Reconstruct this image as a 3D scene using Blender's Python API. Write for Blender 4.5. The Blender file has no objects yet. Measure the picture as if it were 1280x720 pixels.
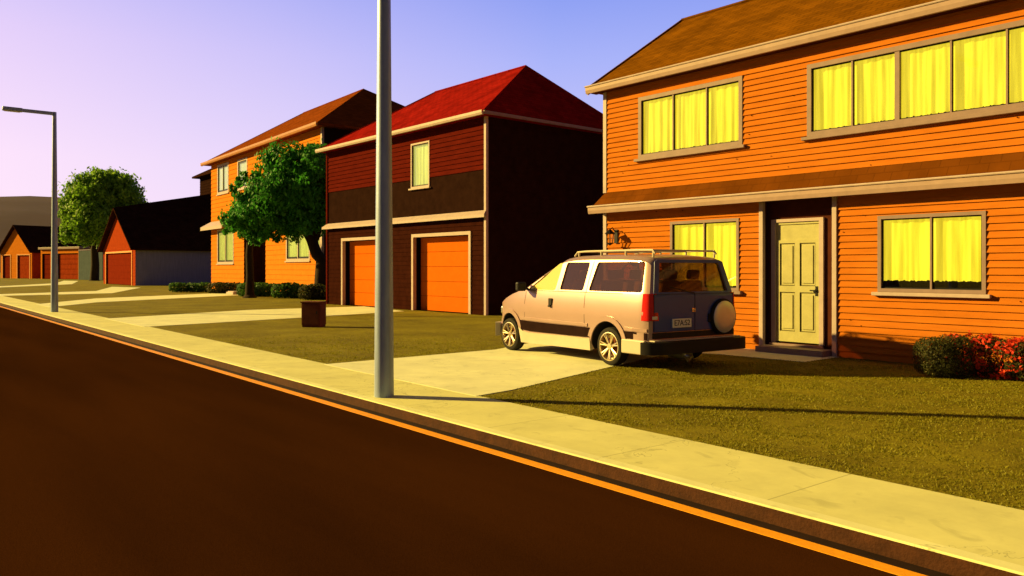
import bpy, bmesh, math, random
import numpy as np
from mathutils import Vector, Matrix
random.seed(7); rng = np.random.default_rng(7)
sc = bpy.context.scene
COL = sc.collection
R = math.radians
CAMZ = 1.6

# ------------------------------------------------------------------ camera geometry helpers
def ray(px, py): return Vector(((px-640)/1000, 1.0, -(py-335)/1000))
def gnd(px, py, z=0.0):
    d = ray(px, py); t = (z-CAMZ)/d.z
    return Vector((d.x*t, d.y*t, z))
def frame(O, th):
    u = Vector((math.cos(th), math.sin(th), 0)); n = Vector((-u.y, u.x, 0))
    return Vector((O[0], O[1], 0)), u, n
def onwall(px, py, fr, yo=0.0):
    O, u, n = fr; d = ray(px, py)
    t = (O.dot(n)+yo)/d.dot(n); P = d*t
    return (P-O).dot(u), CAMZ+P.z

# ------------------------------------------------------------------ mesh builder
class MB:
    def __init__(s): s.v = []; s.f = []; s.m = []
    def add(s, vs, fs, mi=0, M=None):
        b = len(s.v)
        for p in vs:
            p = Vector(p)
            s.v.append(M @ p if M else p)
        for f in fs:
            s.f.append([b+i for i in f]); s.m.append(mi)
    def quad(s, a, b, c, d, mi=0): s.add([a, b, c, d], [(0, 1, 2, 3)], mi)
    def box(s, x0, x1, y0, y1, z0, z1, mi=0, M=None, bev=0.0):
        if bev > 0:
            bm = bmesh.new(); bmesh.ops.create_cube(bm, size=1)
            for v in bm.verts:
                v.co = Vector(((x0+x1)/2+v.co.x*(x1-x0), (y0+y1)/2+v.co.y*(y1-y0), (z0+z1)/2+v.co.z*(z1-z0)))
            bmesh.ops.bevel(bm, geom=list(bm.edges), offset=bev, segments=2, affect='EDGES', profile=.5)
            bm.verts.index_update()
            s.add([v.co.copy() for v in bm.verts], [[v.index for v in f.verts] for f in bm.faces], mi, M); bm.free(); return
        vs = [(x0,y0,z0),(x1,y0,z0),(x1,y1,z0),(x0,y1,z0),(x0,y0,z1),(x1,y0,z1),(x1,y1,z1),(x0,y1,z1)]
        s.add(vs, [(3,2,1,0),(4,5,6,7),(0,1,5,4),(1,2,6,5),(2,3,7,6),(3,0,4,7)], mi, M)
    def tube(s, pts, rad, seg=10, mi=0, cap=True):
        if not hasattr(rad, '__len__'): rad = [rad]*len(pts)
        pts = [Vector(p) for p in pts]; b = len(s.v); prev = None
        for i, p in enumerate(pts):
            t = (pts[min(i+1, len(pts)-1)]-pts[max(i-1, 0)]).normalized()
            if prev is None:
                a = Vector((1, 0, 0)) if abs(t.x) < .9 else Vector((0, 1, 0))
                x = (a-t*a.dot(t)).normalized()
            else: x = (prev-t*prev.dot(t)).normalized()
            prev = x; y = t.cross(x)
            for k in range(seg):
                an = 2*math.pi*k/seg
                s.v.append(p+(x*math.cos(an)+y*math.sin(an))*rad[i])
        for i in range(len(pts)-1):
            for k in range(seg):
                a0 = b+i*seg+k; a1 = b+i*seg+(k+1) % seg
                s.f.append([a0, a1, a1+seg, a0+seg]); s.m.append(mi)
        if cap:
            s.f.append([b+k for k in range(seg)][::-1]); s.m.append(mi)
            s.f.append([b+(len(pts)-1)*seg+k for k in range(seg)]); s.m.append(mi)
    def lathe(s, prof, c, axis, seg=32, mi=0):      # prof: (radius, offset along axis)
        c = Vector(c); ax = Vector(axis).normalized()
        a = Vector((0, 0, 1)) if abs(ax.z) < .9 else Vector((1, 0, 0))
        x = (a-ax*a.dot(ax)).normalized(); y = ax.cross(x); b = len(s.v)
        for r, o in prof:
            for k in range(seg):
                an = 2*math.pi*k/seg
                s.v.append(c+ax*o+(x*math.cos(an)+y*math.sin(an))*r)
        for i in range(len(prof)-1):
            for k in range(seg):
                a0 = b+i*seg+k; a1 = b+i*seg+(k+1) % seg
                s.f.append([a0, a1, a1+seg, a0+seg]); s.m.append(mi)
    def prism(s, poly, y0, y1, mi=0, f=None):       # poly in (x,z), extruded along y
        n = len(poly); f = f or (lambda x, y, z: (x, y, z))
        vs = [f(x, y0, z) for x, z in poly]+[f(x, y1, z) for x, z in poly]
        fs = [list(range(n)), list(range(n, 2*n))[::-1]]+[[i, i+n, (i+1) % n+n, (i+1) % n] for i in range(n)]
        s.add(vs, fs, mi)
    def build(s, name, mats, parent=None, smooth=None, fix=True):
        me = bpy.data.meshes.new(name)
        me.from_pydata([tuple(v) for v in s.v], [], s.f)
        if not isinstance(mats, (list, tuple)): mats = [mats]
        for m in mats: me.materials.append(m)
        me.polygons.foreach_set('material_index', s.m)
        if fix or smooth:
            bm = bmesh.new(); bm.from_mesh(me)
            if fix: bmesh.ops.recalc_face_normals(bm, faces=bm.faces)
            if smooth:
                for f in bm.faces: f.smooth = True
                for e in bm.edges:
                    if len(e.link_faces) == 2 and e.calc_face_angle(0) > R(smooth): e.smooth = False
            bm.to_mesh(me); bm.free()
        o = bpy.data.objects.new(name, me); COL.objects.link(o)
        if parent: o.parent = parent
        return o

def tag(o, label=None, cat=None, group=None, kind=None):
    if label: o['label'] = label
    if cat: o['category'] = cat
    if group: o['group'] = group
    if kind: o['kind'] = kind
    return o
def empty(name, loc, rz=0.0, label=None, cat=None, group=None):
    o = bpy.data.objects.new(name, None); COL.objects.link(o); o.empty_display_size = .3
    o.location = loc; o.rotation_euler = (0, 0, rz)
    return tag(o, label, cat, group)
def copy_tree(o, parent=None):
    c = o.copy(); COL.objects.link(c); c.parent = parent
    for ch in [x for x in o.children]: copy_tree(ch, c)
    return c

# ------------------------------------------------------------------ materials
def newmat(name):
    m = bpy.data.materials.new(name); m.use_nodes = True
    nt = m.node_tree; return m, nt, nt.nodes['Principled BSDF']
def mat(name, col, rough=.7, var=.18, scale=6, bump=.0, bscale=60, metal=0.0, spec=.15, streak=None, fine=.0, coat=0):
    m, nt, p = newmat(name); N = nt.nodes; L = nt.links
    p.inputs['Roughness'].default_value = rough; p.inputs['Metallic'].default_value = metal
    p.inputs['Specular IOR Level'].default_value = spec
    if coat: p.inputs['Coat Weight'].default_value = coat; p.inputs['Coat Roughness'].default_value = .05
    tc = N.new('ShaderNodeTexCoord'); mp = N.new('ShaderNodeMapping'); L.new(tc.outputs['Object'], mp.inputs[0])
    if streak: mp.inputs['Scale'].default_value = streak
    nz = N.new('ShaderNodeTexNoise'); nz.inputs['Scale'].default_value = scale; nz.inputs['Detail'].default_value = 6
    nz.inputs['Roughness'].default_value = .65
    L.new(mp.outputs[0], nz.inputs[0])
    cr = N.new('ShaderNodeValToRGB'); e = cr.color_ramp.elements
    e[0].position = .3; e[1].position = .7
    c = np.array(col)
    e[0].color = (*np.clip(c*(1-var), 0, 1), 1); e[1].color = (*np.clip(c*(1+var), 0, 1), 1)
    L.new(nz.outputs[0], cr.inputs[0]); out = cr.outputs[0]
    if fine:
        n2 = N.new('ShaderNodeTexNoise'); n2.inputs['Scale'].default_value = bscale; n2.inputs['Detail'].default_value = 3
        L.new(tc.outputs['Object'], n2.inputs[0])
        mr = N.new('ShaderNodeMapRange'); mr.inputs[1].default_value = .3; mr.inputs[2].default_value = .7
        mr.inputs[3].default_value = 1-fine; mr.inputs[4].default_value = 1+fine; L.new(n2.outputs[0], mr.inputs[0])
        mx = N.new('ShaderNodeMixRGB'); mx.blend_type = 'MULTIPLY'; mx.inputs[0].default_value = 1
        L.new(out, mx.inputs[1]); L.new(mr.outputs[0], mx.inputs[2]); out = mx.outputs[0]
    L.new(out, p.inputs['Base Color'])
    if bump:
        n3 = N.new('ShaderNodeTexNoise'); n3.inputs['Scale'].default_value = bscale; n3.inputs['Detail'].default_value = 5
        L.new(tc.outputs['Object'], n3.inputs[0])
        b = N.new('ShaderNodeBump'); b.inputs['Strength'].default_value = bump; b.inputs['Distance'].default_value = .02
        L.new(n3.outputs[0], b.inputs['Height']); L.new(b.outputs[0], p.inputs['Normal'])
    return m
def glassmat(name, tint, ior=1.5, rough=.02, haze=0.0, hazecol=(1, 1, 1)):
    m, nt, p = newmat(name); N = nt.nodes; L = nt.links; N.remove(p)
    tr = N.new('ShaderNodeBsdfTransparent'); tr.inputs[0].default_value = (*tint, 1)
    gl = N.new('ShaderNodeBsdfGlossy'); gl.inputs['Roughness'].default_value = rough
    lw = N.new('ShaderNodeLayerWeight'); lw.inputs[0].default_value = .5
    pw = N.new('ShaderNodeMath'); pw.operation = 'POWER'; pw.inputs[1].default_value = 5; L.new(lw.outputs['Facing'], pw.inputs[0])
    fr = N.new('ShaderNodeMath'); fr.operation = 'MULTIPLY_ADD'; f0 = ((ior-1)/(ior+1))**2; fr.inputs[1].default_value = 1-f0; fr.inputs[2].default_value = f0; L.new(pw.outputs[0], fr.inputs[0])
    mx = N.new('ShaderNodeMixShader'); out = N['Material Output']
    src = tr.outputs[0]
    if haze:
        df = N.new('ShaderNodeBsdfDiffuse'); df.inputs[0].default_value = (*hazecol, 1)
        m2 = N.new('ShaderNodeMixShader'); m2.inputs[0].default_value = haze
        L.new(tr.outputs[0], m2.inputs[1]); L.new(df.outputs[0], m2.inputs[2]); src = m2.outputs[0]
    L.new(fr.outputs[0], mx.inputs[0]); L.new(src, mx.inputs[1]); L.new(gl.outputs[0], mx.inputs[2])
    L.new(mx.outputs[0], out.inputs[0]); return m
def curtainmat(name, col, emit):
    m, nt, p = newmat(name); N = nt.nodes; L = nt.links
    tc = N.new('ShaderNodeTexCoord'); mp = N.new('ShaderNodeMapping'); L.new(tc.outputs['Object'], mp.inputs[0])
    mp.inputs['Scale'].default_value = (9, 9, .5)
    nz = N.new('ShaderNodeTexNoise'); nz.inputs['Scale'].default_value = 1.5; nz.inputs['Detail'].default_value = 5; L.new(mp.outputs[0], nz.inputs[0])
    cr = N.new('ShaderNodeValToRGB'); e = cr.color_ramp.elements; c = np.array(col)
    e[0].position = .32; e[1].position = .68
    e[0].color = (*(c*np.array([.72, .68, .5])), 1); e[1].color = (*np.clip(c*1.08, 0, 1), 1)
    L.new(nz.outputs[0], cr.inputs[0]); L.new(cr.outputs[0], p.inputs['Base Color'])
    p.inputs['Roughness'].default_value = .9
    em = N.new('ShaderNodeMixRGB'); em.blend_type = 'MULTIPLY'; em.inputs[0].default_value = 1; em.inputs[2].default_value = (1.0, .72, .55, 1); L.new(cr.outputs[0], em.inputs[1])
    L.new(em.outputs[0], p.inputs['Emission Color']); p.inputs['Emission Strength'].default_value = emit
    return m
def leafmat(name, c0, c1, c2=None):
    m, nt, p = newmat(name); N = nt.nodes; L = nt.links
    g = N.new('ShaderNodeNewGeometry'); cr = N.new('ShaderNodeValToRGB'); e = cr.color_ramp.elements
    e[0].color = (*c0, 1); e[1].color = (*c1, 1)
    if c2: k = e.new(.85); k.color = (*c2, 1); e[2].color = (*c2, 1); k.color = (*c1, 1)
    L.new(g.outputs['Random Per Island'], cr.inputs[0]); L.new(cr.outputs[0], p.inputs['Base Color'])
    p.inputs['Roughness'].default_value = .6; p.inputs['Specular IOR Level'].default_value = .25
    p.inputs['Subsurface Weight'].default_value = 0
    tl = N.new('ShaderNodeBsdfTranslucent'); L.new(cr.outputs[0], tl.inputs[0])
    mx = N.new('ShaderNodeMixShader'); mx.inputs[0].default_value = .42
    L.new(p.outputs[0], mx.inputs[1]); L.new(tl.outputs[0], mx.inputs[2]); L.new(mx.outputs[0], N['Material Output'].inputs[0])
    return m
def roofmat(name, col, scale=1.0, con=1.0):
    # shingle courses: brick texture over the roof's own object coordinates
    m, nt, p = newmat(name); N = nt.nodes; L = nt.links; c = np.array(col)
    uv = N.new('ShaderNodeUVMap'); br = N.new('ShaderNodeTexBrick'); L.new(uv.outputs[0], br.inputs[0])
    br.inputs['Color1'].default_value = (*(c*(1-.18*con)), 1); br.inputs['Color2'].default_value = (*np.clip(c*(1+.15*con), 0, 1), 1)
    br.inputs['Mortar'].default_value = (*(c*(1-.45*con)), 1); br.inputs['Scale'].default_value = scale
    br.inputs['Mortar Size'].default_value = .008; br.inputs['Brick Width'].default_value = .3; br.inputs['Row Height'].default_value = .14
    nz = N.new('ShaderNodeTexNoise'); nz.inputs['Scale'].default_value = 1.3; nz.inputs['Detail'].default_value = 8
    L.new(uv.outputs[0], nz.inputs[0])
    mr = N.new('ShaderNodeMapRange'); mr.inputs[1].default_value = .3; mr.inputs[2].default_value = .7; mr.inputs[3].default_value = .75; mr.inputs[4].default_value = 1.25
    L.new(nz.outputs[0], mr.inputs[0])
    mx = N.new('ShaderNodeMixRGB'); mx.blend_type = 'MULTIPLY'; mx.inputs[0].default_value = 1
    L.new(br.outputs[0], mx.inputs[1]); L.new(mr.outputs[0], mx.inputs[2]); L.new(mx.outputs[0], p.inputs['Base Color'])
    b = N.new('ShaderNodeBump'); b.inputs['Strength'].default_value = .6; b.inputs['Distance'].default_value = .01; b.invert = True
    L.new(br.outputs['Fac'], b.inputs['Height']); L.new(b.outputs[0], p.inputs['Normal'])
    p.inputs['Roughness'].default_value = .95; p.inputs['Specular IOR Level'].default_value = 0
    return m

W_ = (2.6, 2.6, .6)
M = dict(
 siding=mat('orange_siding', (.46, .138, .015), .6, .16, 2.2, .15, 90, streak=(.6, .6, 3.5), fine=.05, spec=0),
 sidingfar=mat('far_orange_siding', (.58, .185, .022), .65, .10, 2.0, .1, 60, spec=0),
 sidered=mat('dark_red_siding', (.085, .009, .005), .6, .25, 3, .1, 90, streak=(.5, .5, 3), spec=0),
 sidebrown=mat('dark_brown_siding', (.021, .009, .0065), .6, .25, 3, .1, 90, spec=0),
 brick=mat('far_brick_red', (.30, .045, .012), .8, .2, 3, .1, 60, spec=0),
 slate=mat('slate_cladding', (.27, .26, .38), .7, .15, 2, .1, 40, streak=(4, 4, .4), spec=0),
 greywall=mat('grey_green_boards', (.085, .11, .13), .7, .15, 2, .1, 40, spec=0),
 trim=mat('cream_trim', (.44, .345, .34), .5, .10, 5, .05, 80),
 fascia=mat('cream_fascia', (.36, .245, .22), .5, .10, 5, .05, 80),
 trimgrey=mat('grey_window_trim', (.25, .172, .17), .5, .12, 5, .05, 80),
 door=mat('pale_door_paint', (.42, .40, .19), .45, .10, 5, .08, 60, fine=.04),
 doorline=mat('door_groove', (.08, .07, .02), .6, .1),
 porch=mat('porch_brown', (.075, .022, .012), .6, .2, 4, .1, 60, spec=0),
 dark=mat('dark_interior', (.012, .008, .006), .9, .1, spec=0),
 garagedoor=mat('orange_garage_door', (.60, .125, .008), .45, .06, 3, .04, 60, spec=0),
 roof1=roofmat('brown_shingles', (.165, .060, .003)),
 pent=roofmat('pent_shingles', (.125, .037, .004), 1.0, .3),
 roof2=roofmat('red_shingles', (.24, .010, .008)),
 roof3=roofmat('rust_shingles', (.21, .048, .008)),
 roofd=roofmat('charcoal_shingles', (.034, .013, .008)),
 glass=glassmat('window_glass', (.97, .97, .95)),
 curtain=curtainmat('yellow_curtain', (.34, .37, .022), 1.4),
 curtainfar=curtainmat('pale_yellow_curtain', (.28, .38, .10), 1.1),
 steel=mat('galvanised_steel', (.28, .35, .55),   .45, .15, 4, .05, 40, metal=.35, streak=(3, 3, .5)),
 darkmetal=mat('black_metal', (.02, .02, .022), .4, .1, metal=.4),
 rust=mat('rusty_brown_paint', (.11, .025, .008), .75, .3, 5, .2, 40),
 bark=mat('bark', (.035, .022, .010), .9, .35, 8, .8, 20, streak=(1, 1, .3)),
 paint=mat('silver_van_paint', (.41, .275, .27), .32, .03, 2, metal=.35, coat=.35),
 skirt=mat('white_van_plastic', (.50, .44, .36), .4, .05, 3),
 cladding=mat('dark_van_cladding', (.020, .010, .010), .8, .15, 5, spec=0),
 rubber=mat('tyre_rubber', (.02, .018, .017), .8, .2, 20),
 alloy=mat('alloy_rim', (.70, .60, .42), .28, .1, 5, metal=.9),
 bumper=mat('black_bumper', (.018, .016, .018), .5, .15, 6),
 red=mat('red_lens', (.62, .018, .015), .18, .1, 20, coat=.6),
 amber=mat('amber_lens', (.7, .22, .02), .2, .1, 20, coat=.6),
 plate=mat('white_plate', (.72, .74, .78), .4, .05),
 ink=mat('plate_ink', (.05, .06, .12), .5, .05),
 disc=mat('silver_spare_cover', (.56, .60, .70), .35, .06, 3, metal=.5),
 seat=mat('tan_seat_fabric', (.30, .20, .13), .9, .15, 20),
 vanglass=glassmat('tinted_van_glass', (.62, .50, .40), 1.5, .03, .07, (.4, .22, .1)),
 vanglassy=glassmat('front_glass_sunlit_tint', (.6, .5, .25), 1.5, .06, .62, (.95, .80, .28)),  # yellow haze colour paints the sunlit look into the front pane
 chrome=mat('chrome_trim', (.7, .7, .72), .2, .05, metal=.9),
 flowerred=leafmat('red_petals', (.55, .02, .008), (.85, .09, .03)),
 hedge=leafmat('hedge_leaves', (.028, .035, .010), (.085, .085, .022), (.13, .11, .03)),
 hedgegreen=leafmat('bright_shrub_leaves', (.03, .09, .015), (.08, .19, .03), (.12, .26, .04)),
 tree=leafmat('deep_green_leaves', (.035, .17, .018), (.075, .36, .035), (.15, .52, .06)),
 treefar=leafmat('light_green_leaves', (.10, .22, .015), (.28, .52, .04), (.40, .60, .07)),
 blade=leafmat('grass_blades', (.17, .15, .007), (.28, .265, .014), (.34, .32, .02)),
)
def lawnmat():
    m, nt, p = newmat('lawn_turf'); N = nt.nodes; L = nt.links
    tc = N.new('ShaderNodeTexCoord')
    def noise(s, d=6, r=.6):
        n = N.new('ShaderNodeTexNoise'); n.inputs['Scale'].default_value = s; n.inputs['Detail'].default_value = d
        n.inputs['Roughness'].default_value = r; L.new(tc.outputs['Object'], n.inputs[0]); return n.outputs[0]
    a = N.new('ShaderNodeMath'); a.operation = 'ADD'
    b1 = N.new('ShaderNodeMath'); b1.operation = 'MULTIPLY'; b1.inputs[1].default_value = .5; L.new(noise(.7), b1.inputs[0])
    b2 = N.new('ShaderNodeMath'); b2.operation = 'MULTIPLY'; b2.inputs[1].default_value = .5; L.new(noise(7, 8, .75), b2.inputs[0])
    L.new(b1.outputs[0], a.inputs[0]); L.new(b2.outputs[0], a.inputs[1])
    cr = N.new('ShaderNodeValToRGB'); e = cr.color_ramp.elements
    e[0].position = .36; e[0].color = (.116, .092, .005, 1); e[1].position = .64; e[1].color = (.262, .225, .011, 1)
    k = e.new(.5); k.color = (.186, .154, .008, 1)
    L.new(a.outputs[0], cr.inputs[0]); L.new(cr.outputs[0], p.inputs['Base Color'])
    bp = N.new('ShaderNodeBump'); bp.inputs['Strength'].default_value = .7; bp.inputs['Distance'].default_value = .03
    L.new(noise(45, 4, .7), bp.inputs['Height']); L.new(bp.outputs[0], p.inputs['Normal'])
    p.inputs['Roughness'].default_value = .95; p.inputs['Specular IOR Level'].default_value = .1
    return m
M['lawn'] = lawnmat()
def asphaltmat():
    m, nt, p = newmat('asphalt'); N = nt.nodes; L = nt.links
    tc = N.new('ShaderNodeTexCoord'); mp = N.new('ShaderNodeMapping'); L.new(tc.outputs['Object'], mp.inputs[0]); mp.inputs['Scale'].default_value = (.12, .9, 1)
    n1 = N.new('ShaderNodeTexNoise'); n1.inputs['Scale'].default_value = 1; n1.inputs['Detail'].default_value = 5; L.new(mp.outputs[0], n1.inputs[0])
    n2 = N.new('ShaderNodeTexNoise'); n2.inputs['Scale'].default_value = 160; n2.inputs['Detail'].default_value = 3; L.new(tc.outputs['Object'], n2.inputs[0])
    cr = N.new('ShaderNodeValToRGB'); e = cr.color_ramp.elements
    e[0].position = .3; e[0].color = (.027, .0090, .0026, 1); e[1].position = .72; e[1].color = (.048, .0155, .0036, 1)
    L.new(n1.outputs[0], cr.inputs[0])
    mr = N.new('ShaderNodeMapRange'); mr.inputs[1].default_value = .3; mr.inputs[2].default_value = .7; mr.inputs[3].default_value = .62; mr.inputs[4].default_value = 1.42
    L.new(n2.outputs[0], mr.inputs[0])
    mx = N.new('ShaderNodeMixRGB'); mx.blend_type = 'MULTIPLY'; mx.inputs[0].default_value = 1
    L.new(cr.outputs[0], mx.inputs[1]); L.new(mr.outputs[0], mx.inputs[2]); L.new(mx.outputs[0], p.inputs['Base Color'])
    b = N.new('ShaderNodeBump'); b.inputs['Strength'].default_value = .35; b.inputs['Distance'].default_value = .006
    L.new(n2.outputs[0], b.inputs['Height']); L.new(b.outputs[0], p.inputs['Normal'])
    p.inputs['Roughness'].default_value = .85; p.inputs['Specular IOR Level'].default_value = 0
    return m
M['asphalt'] = asphaltmat()
def concretemat(name, col, joint=0):
    m, nt, p = newmat(name); N = nt.nodes; L = nt.links; c = np.array(col)
    tc = N.new('ShaderNodeTexCoord')
    n1 = N.new('ShaderNodeTexNoise'); n1.inputs['Scale'].default_value = 1.1; n1.inputs['Detail'].default_value = 9; n1.inputs['Roughness'].default_value = .7; L.new(tc.outputs['Object'], n1.inputs[0])
    cr = N.new('ShaderNodeValToRGB'); e = cr.color_ramp.elements
    e[0].position = .3; e[0].color = (*(c*.82), 1); e[1].position = .7; e[1].color = (*np.clip(c*1.1, 0, 1), 1); L.new(n1.outputs[0], cr.inputs[0])
    out = cr.outputs[0]
    vr = N.new('ShaderNodeTexNoise'); vr.inputs['Scale'].default_value = 3.1; vr.inputs['Detail'].default_value = 3; vr.inputs['Distortion'].default_value = 1.2; L.new(tc.outputs['Object'], vr.inputs[0])
    sm = N.new('ShaderNodeMapRange'); sm.inputs[1].default_value = .60; sm.inputs[2].default_value = .72; sm.inputs[3].default_value = 1; sm.inputs[4].default_value = .84; L.new(vr.outputs[0], sm.inputs[0])
    vo = N.new('ShaderNodeTexVoronoi'); vo.feature = 'DISTANCE_TO_EDGE'; vo.inputs['Scale'].default_value = .33; vo.inputs['Randomness'].default_value = 1
    wp = N.new('ShaderNodeMixRGB'); wp.blend_type = 'ADD'; wp.inputs[0].default_value = .55; L.new(tc.outputs['Object'], wp.inputs[1]); L.new(vr.outputs['Color'], wp.inputs[2]); L.new(wp.outputs[0], vo.inputs['Vector'])
    ck = N.new('ShaderNodeMapRange'); ck.inputs[1].default_value = 0; ck.inputs[2].default_value = .0022; ck.inputs[3].default_value = .62; ck.inputs[4].default_value = 1; L.new(vo.outputs['Distance'], ck.inputs[0])
    mm = N.new('ShaderNodeMath'); mm.operation = 'MULTIPLY'; L.new(sm.outputs[0], mm.inputs[0]); L.new(ck.outputs[0], mm.inputs[1])
    mk = N.new('ShaderNodeMixRGB'); mk.blend_type = 'MULTIPLY'; mk.inputs[0].default_value = 1; L.new(out, mk.inputs[1]); L.new(mm.outputs[0], mk.inputs[2]); out = mk.outputs[0]
    if joint:
        sp = N.new('ShaderNodeSeparateXYZ'); L.new(tc.outputs['Object'], sp.inputs[0])
        pp = N.new('ShaderNodeMath'); pp.operation = 'PINGPONG'; pp.inputs[1].default_value = joint/2; L.new(sp.outputs[0], pp.inputs[0])
        lt = N.new('ShaderNodeMath'); lt.operation = 'LESS_THAN'; lt.inputs[1].default_value = .006; L.new(pp.outputs[0], lt.inputs[0])
        mx = N.new('ShaderNodeMixRGB'); mx.blend_type = 'MIX'; L.new(lt.outputs[0], mx.inputs[0]); L.new(out, mx.inputs[1]); mx.inputs[2].default_value = (*(c*.62), 1); out = mx.outputs[0]
    L.new(out, p.inputs['Base Color'])
    n2 = N.new('ShaderNodeTexNoise'); n2.inputs['Scale'].default_value = 90; n2.inputs['Detail'].default_value = 4; L.new(tc.outputs['Object'], n2.inputs[0])
    b = N.new('ShaderNodeBump'); b.inputs['Strength'].default_value = .2; b.inputs['Distance'].default_value = .005
    L.new(n2.outputs[0], b.inputs['Height']); L.new(b.outputs[0], p.inputs['Normal'])
    p.inputs['Roughness'].default_value = .85; p.inputs['Specular IOR Level'].default_value = .2
    return m
M['pavement'] = concretemat('pavement_concrete', (.69, .68, .31), 1.6)
M['drive'] = concretemat('driveway_concrete', (.76, .77, .50))
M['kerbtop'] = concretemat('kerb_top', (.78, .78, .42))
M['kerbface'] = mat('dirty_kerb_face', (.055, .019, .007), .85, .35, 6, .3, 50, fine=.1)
M['gutter'] = mat('gutter_dirt', (.020, .008, .004), .9, .3, 6)
M['yellow'] = mat('yellow_road_paint', (.85, .34, .012), .6, .10, 14, .1, 90, fine=.08)
M['hill'] = mat('hill_heath', (.062, .034, .055), .95, .35, .012)

# ------------------------------------------------------------------ world, sun, camera
SUN_EL = 21.0
sdir = Vector((-.98, .2, 0)).normalized()*math.cos(R(SUN_EL))+Vector((0, 0, math.sin(R(SUN_EL))))
w = bpy.data.worlds.new("World"); sc.world = w; w.use_nodes = True
N = w.node_tree.nodes; L = w.node_tree.links
bg = N['Background']; bg.inputs[1].default_value = .1
sky = N.new('ShaderNodeTexSky'); sky.sky_type = 'NISHITA'; sky.sun_disc = False
sky.sun_elevation = R(SUN_EL); sky.sun_rotation = math.atan2(sdir.x, sdir.y); sky.air_density = 1.4; sky.dust_density = 1.5
tc = N.new('ShaderNodeTexCoord'); sp = N.new('ShaderNodeSeparateXYZ'); L.new(tc.outputs['Generated'], sp.inputs[0])
def ramp(inp, stops):
    r = N.new('ShaderNodeValToRGB'); e = r.color_ramp.elements
    while len(e) < len(stops): e.new(.5)
    for k, (p_, c_) in enumerate(stops): e[k].position = p_; e[k].color = (*c_, 1)
    L.new(inp, r.inputs[0]); return r.outputs[0]
SK = 1.0
def c255(r, g, b): return tuple(((x/255)**2.2)*SK for x in (r, g, b))
# left part of the view (towards the sun) and right part (away from it), by elevation
DIM = (.050, .036, .044)
zr_l = ramp(sp.outputs[2], [(0, c255(255, 229, 252)), (.12, c255(253, 225, 252)), (.25, c255(230, 206, 250)), (.34, c255(198, 188, 249)), (.50, DIM), (1, DIM)])
zr_r = ramp(sp.outputs[2], [(0, c255(238, 222, 250)), (.10, c255(208, 203, 251)), (.25, c255(166, 177, 250)), (.34, c255(132, 152, 242)), (.50, DIM), (1, DIM)])
az = N.new('ShaderNodeMapRange'); az.inputs[1].default_value = -.55; az.inputs[2].default_value = .05; L.new(sp.outputs[0], az.inputs[0])
nzs = N.new('ShaderNodeTexNoise'); nzs.inputs['Scale'].default_value = 2.2; nzs.inputs['Detail'].default_value = 2; L.new(tc.outputs['Generated'], nzs.inputs[0])
azn = N.new('ShaderNodeMath'); azn.operation = 'MULTIPLY_ADD'; azn.inputs[1].default_value = .2; L.new(nzs.outputs[0], azn.inputs[0]); 
azs = N.new('ShaderNodeMath'); azs.operation = 'SUBTRACT'; azs.inputs[1].default_value = .1; L.new(az.outputs[0], azs.inputs[0]); L.new(azs.outputs[0], azn.inputs[2])
azn.use_clamp = True
m1 = N.new('ShaderNodeMixRGB'); L.new(azn.outputs[0], m1.inputs[0]); L.new(zr_l, m1.inputs[1]); L.new(zr_r, m1.inputs[2])
# the sky opposite (behind the camera) is dim dusk blue
bk = N.new('ShaderNodeMapRange'); bk.inputs[1].default_value = .45; bk.inputs[2].default_value = -.1; L.new(sp.outputs[1], bk.inputs[0])
bkc = ramp(sp.outputs[2], [(0, (.035, .024, .04)), (.18, (.045, .05, .12)), (.5, DIM), (1, DIM)])
m2 = N.new('ShaderNodeMixRGB'); L.new(bk.outputs[0], m2.inputs[0]); L.new(m1.outputs[0], m2.inputs[1]); L.new(bkc, m2.inputs[2])
sc10 = N.new('ShaderNodeMixRGB'); sc10.blend_type = 'MULTIPLY'; sc10.inputs[0].default_value = 1; L.new(m2.outputs[0], sc10.inputs[1])
sc10.inputs[2].default_value = (5, 5, 5, 1)
m3 = N.new('ShaderNodeMixRGB'); m3.inputs[0].default_value = .03; L.new(sc10.outputs[0], m3.inputs[1]); L.new(sky.outputs[0], m3.inputs[2])
L.new(m3.outputs[0], bg.inputs[0])

sl = bpy.data.lights.new('sun', 'SUN'); sl.energy = 5; sl.angle = R(.8); sl.color = (1, .70, .17)
so = bpy.data.objects.new('sun', sl); COL.objects.link(so); so.location = (-40, 10, 30)
so.rotation_euler = (-sdir).to_track_quat('-Z', 'Y').to_euler()
cam = bpy.data.cameras.new('camera'); co = bpy.data.objects.new('camera', cam); COL.objects.link(co)
co.location = (0, 0, CAMZ); co.rotation_euler = (R(90), 0, 0)
cam.lens = 28.125; cam.sensor_width = 36; cam.shift_y = -25/1280; cam.clip_start = .05; cam.clip_end = 4000
sc.camera = co
vs = sc.view_settings; vs.view_transform = 'Standard'; vs.look = 'None'; vs.exposure = 1.0; vs.gamma = 1; vs.use_curve_mapping = False

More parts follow.
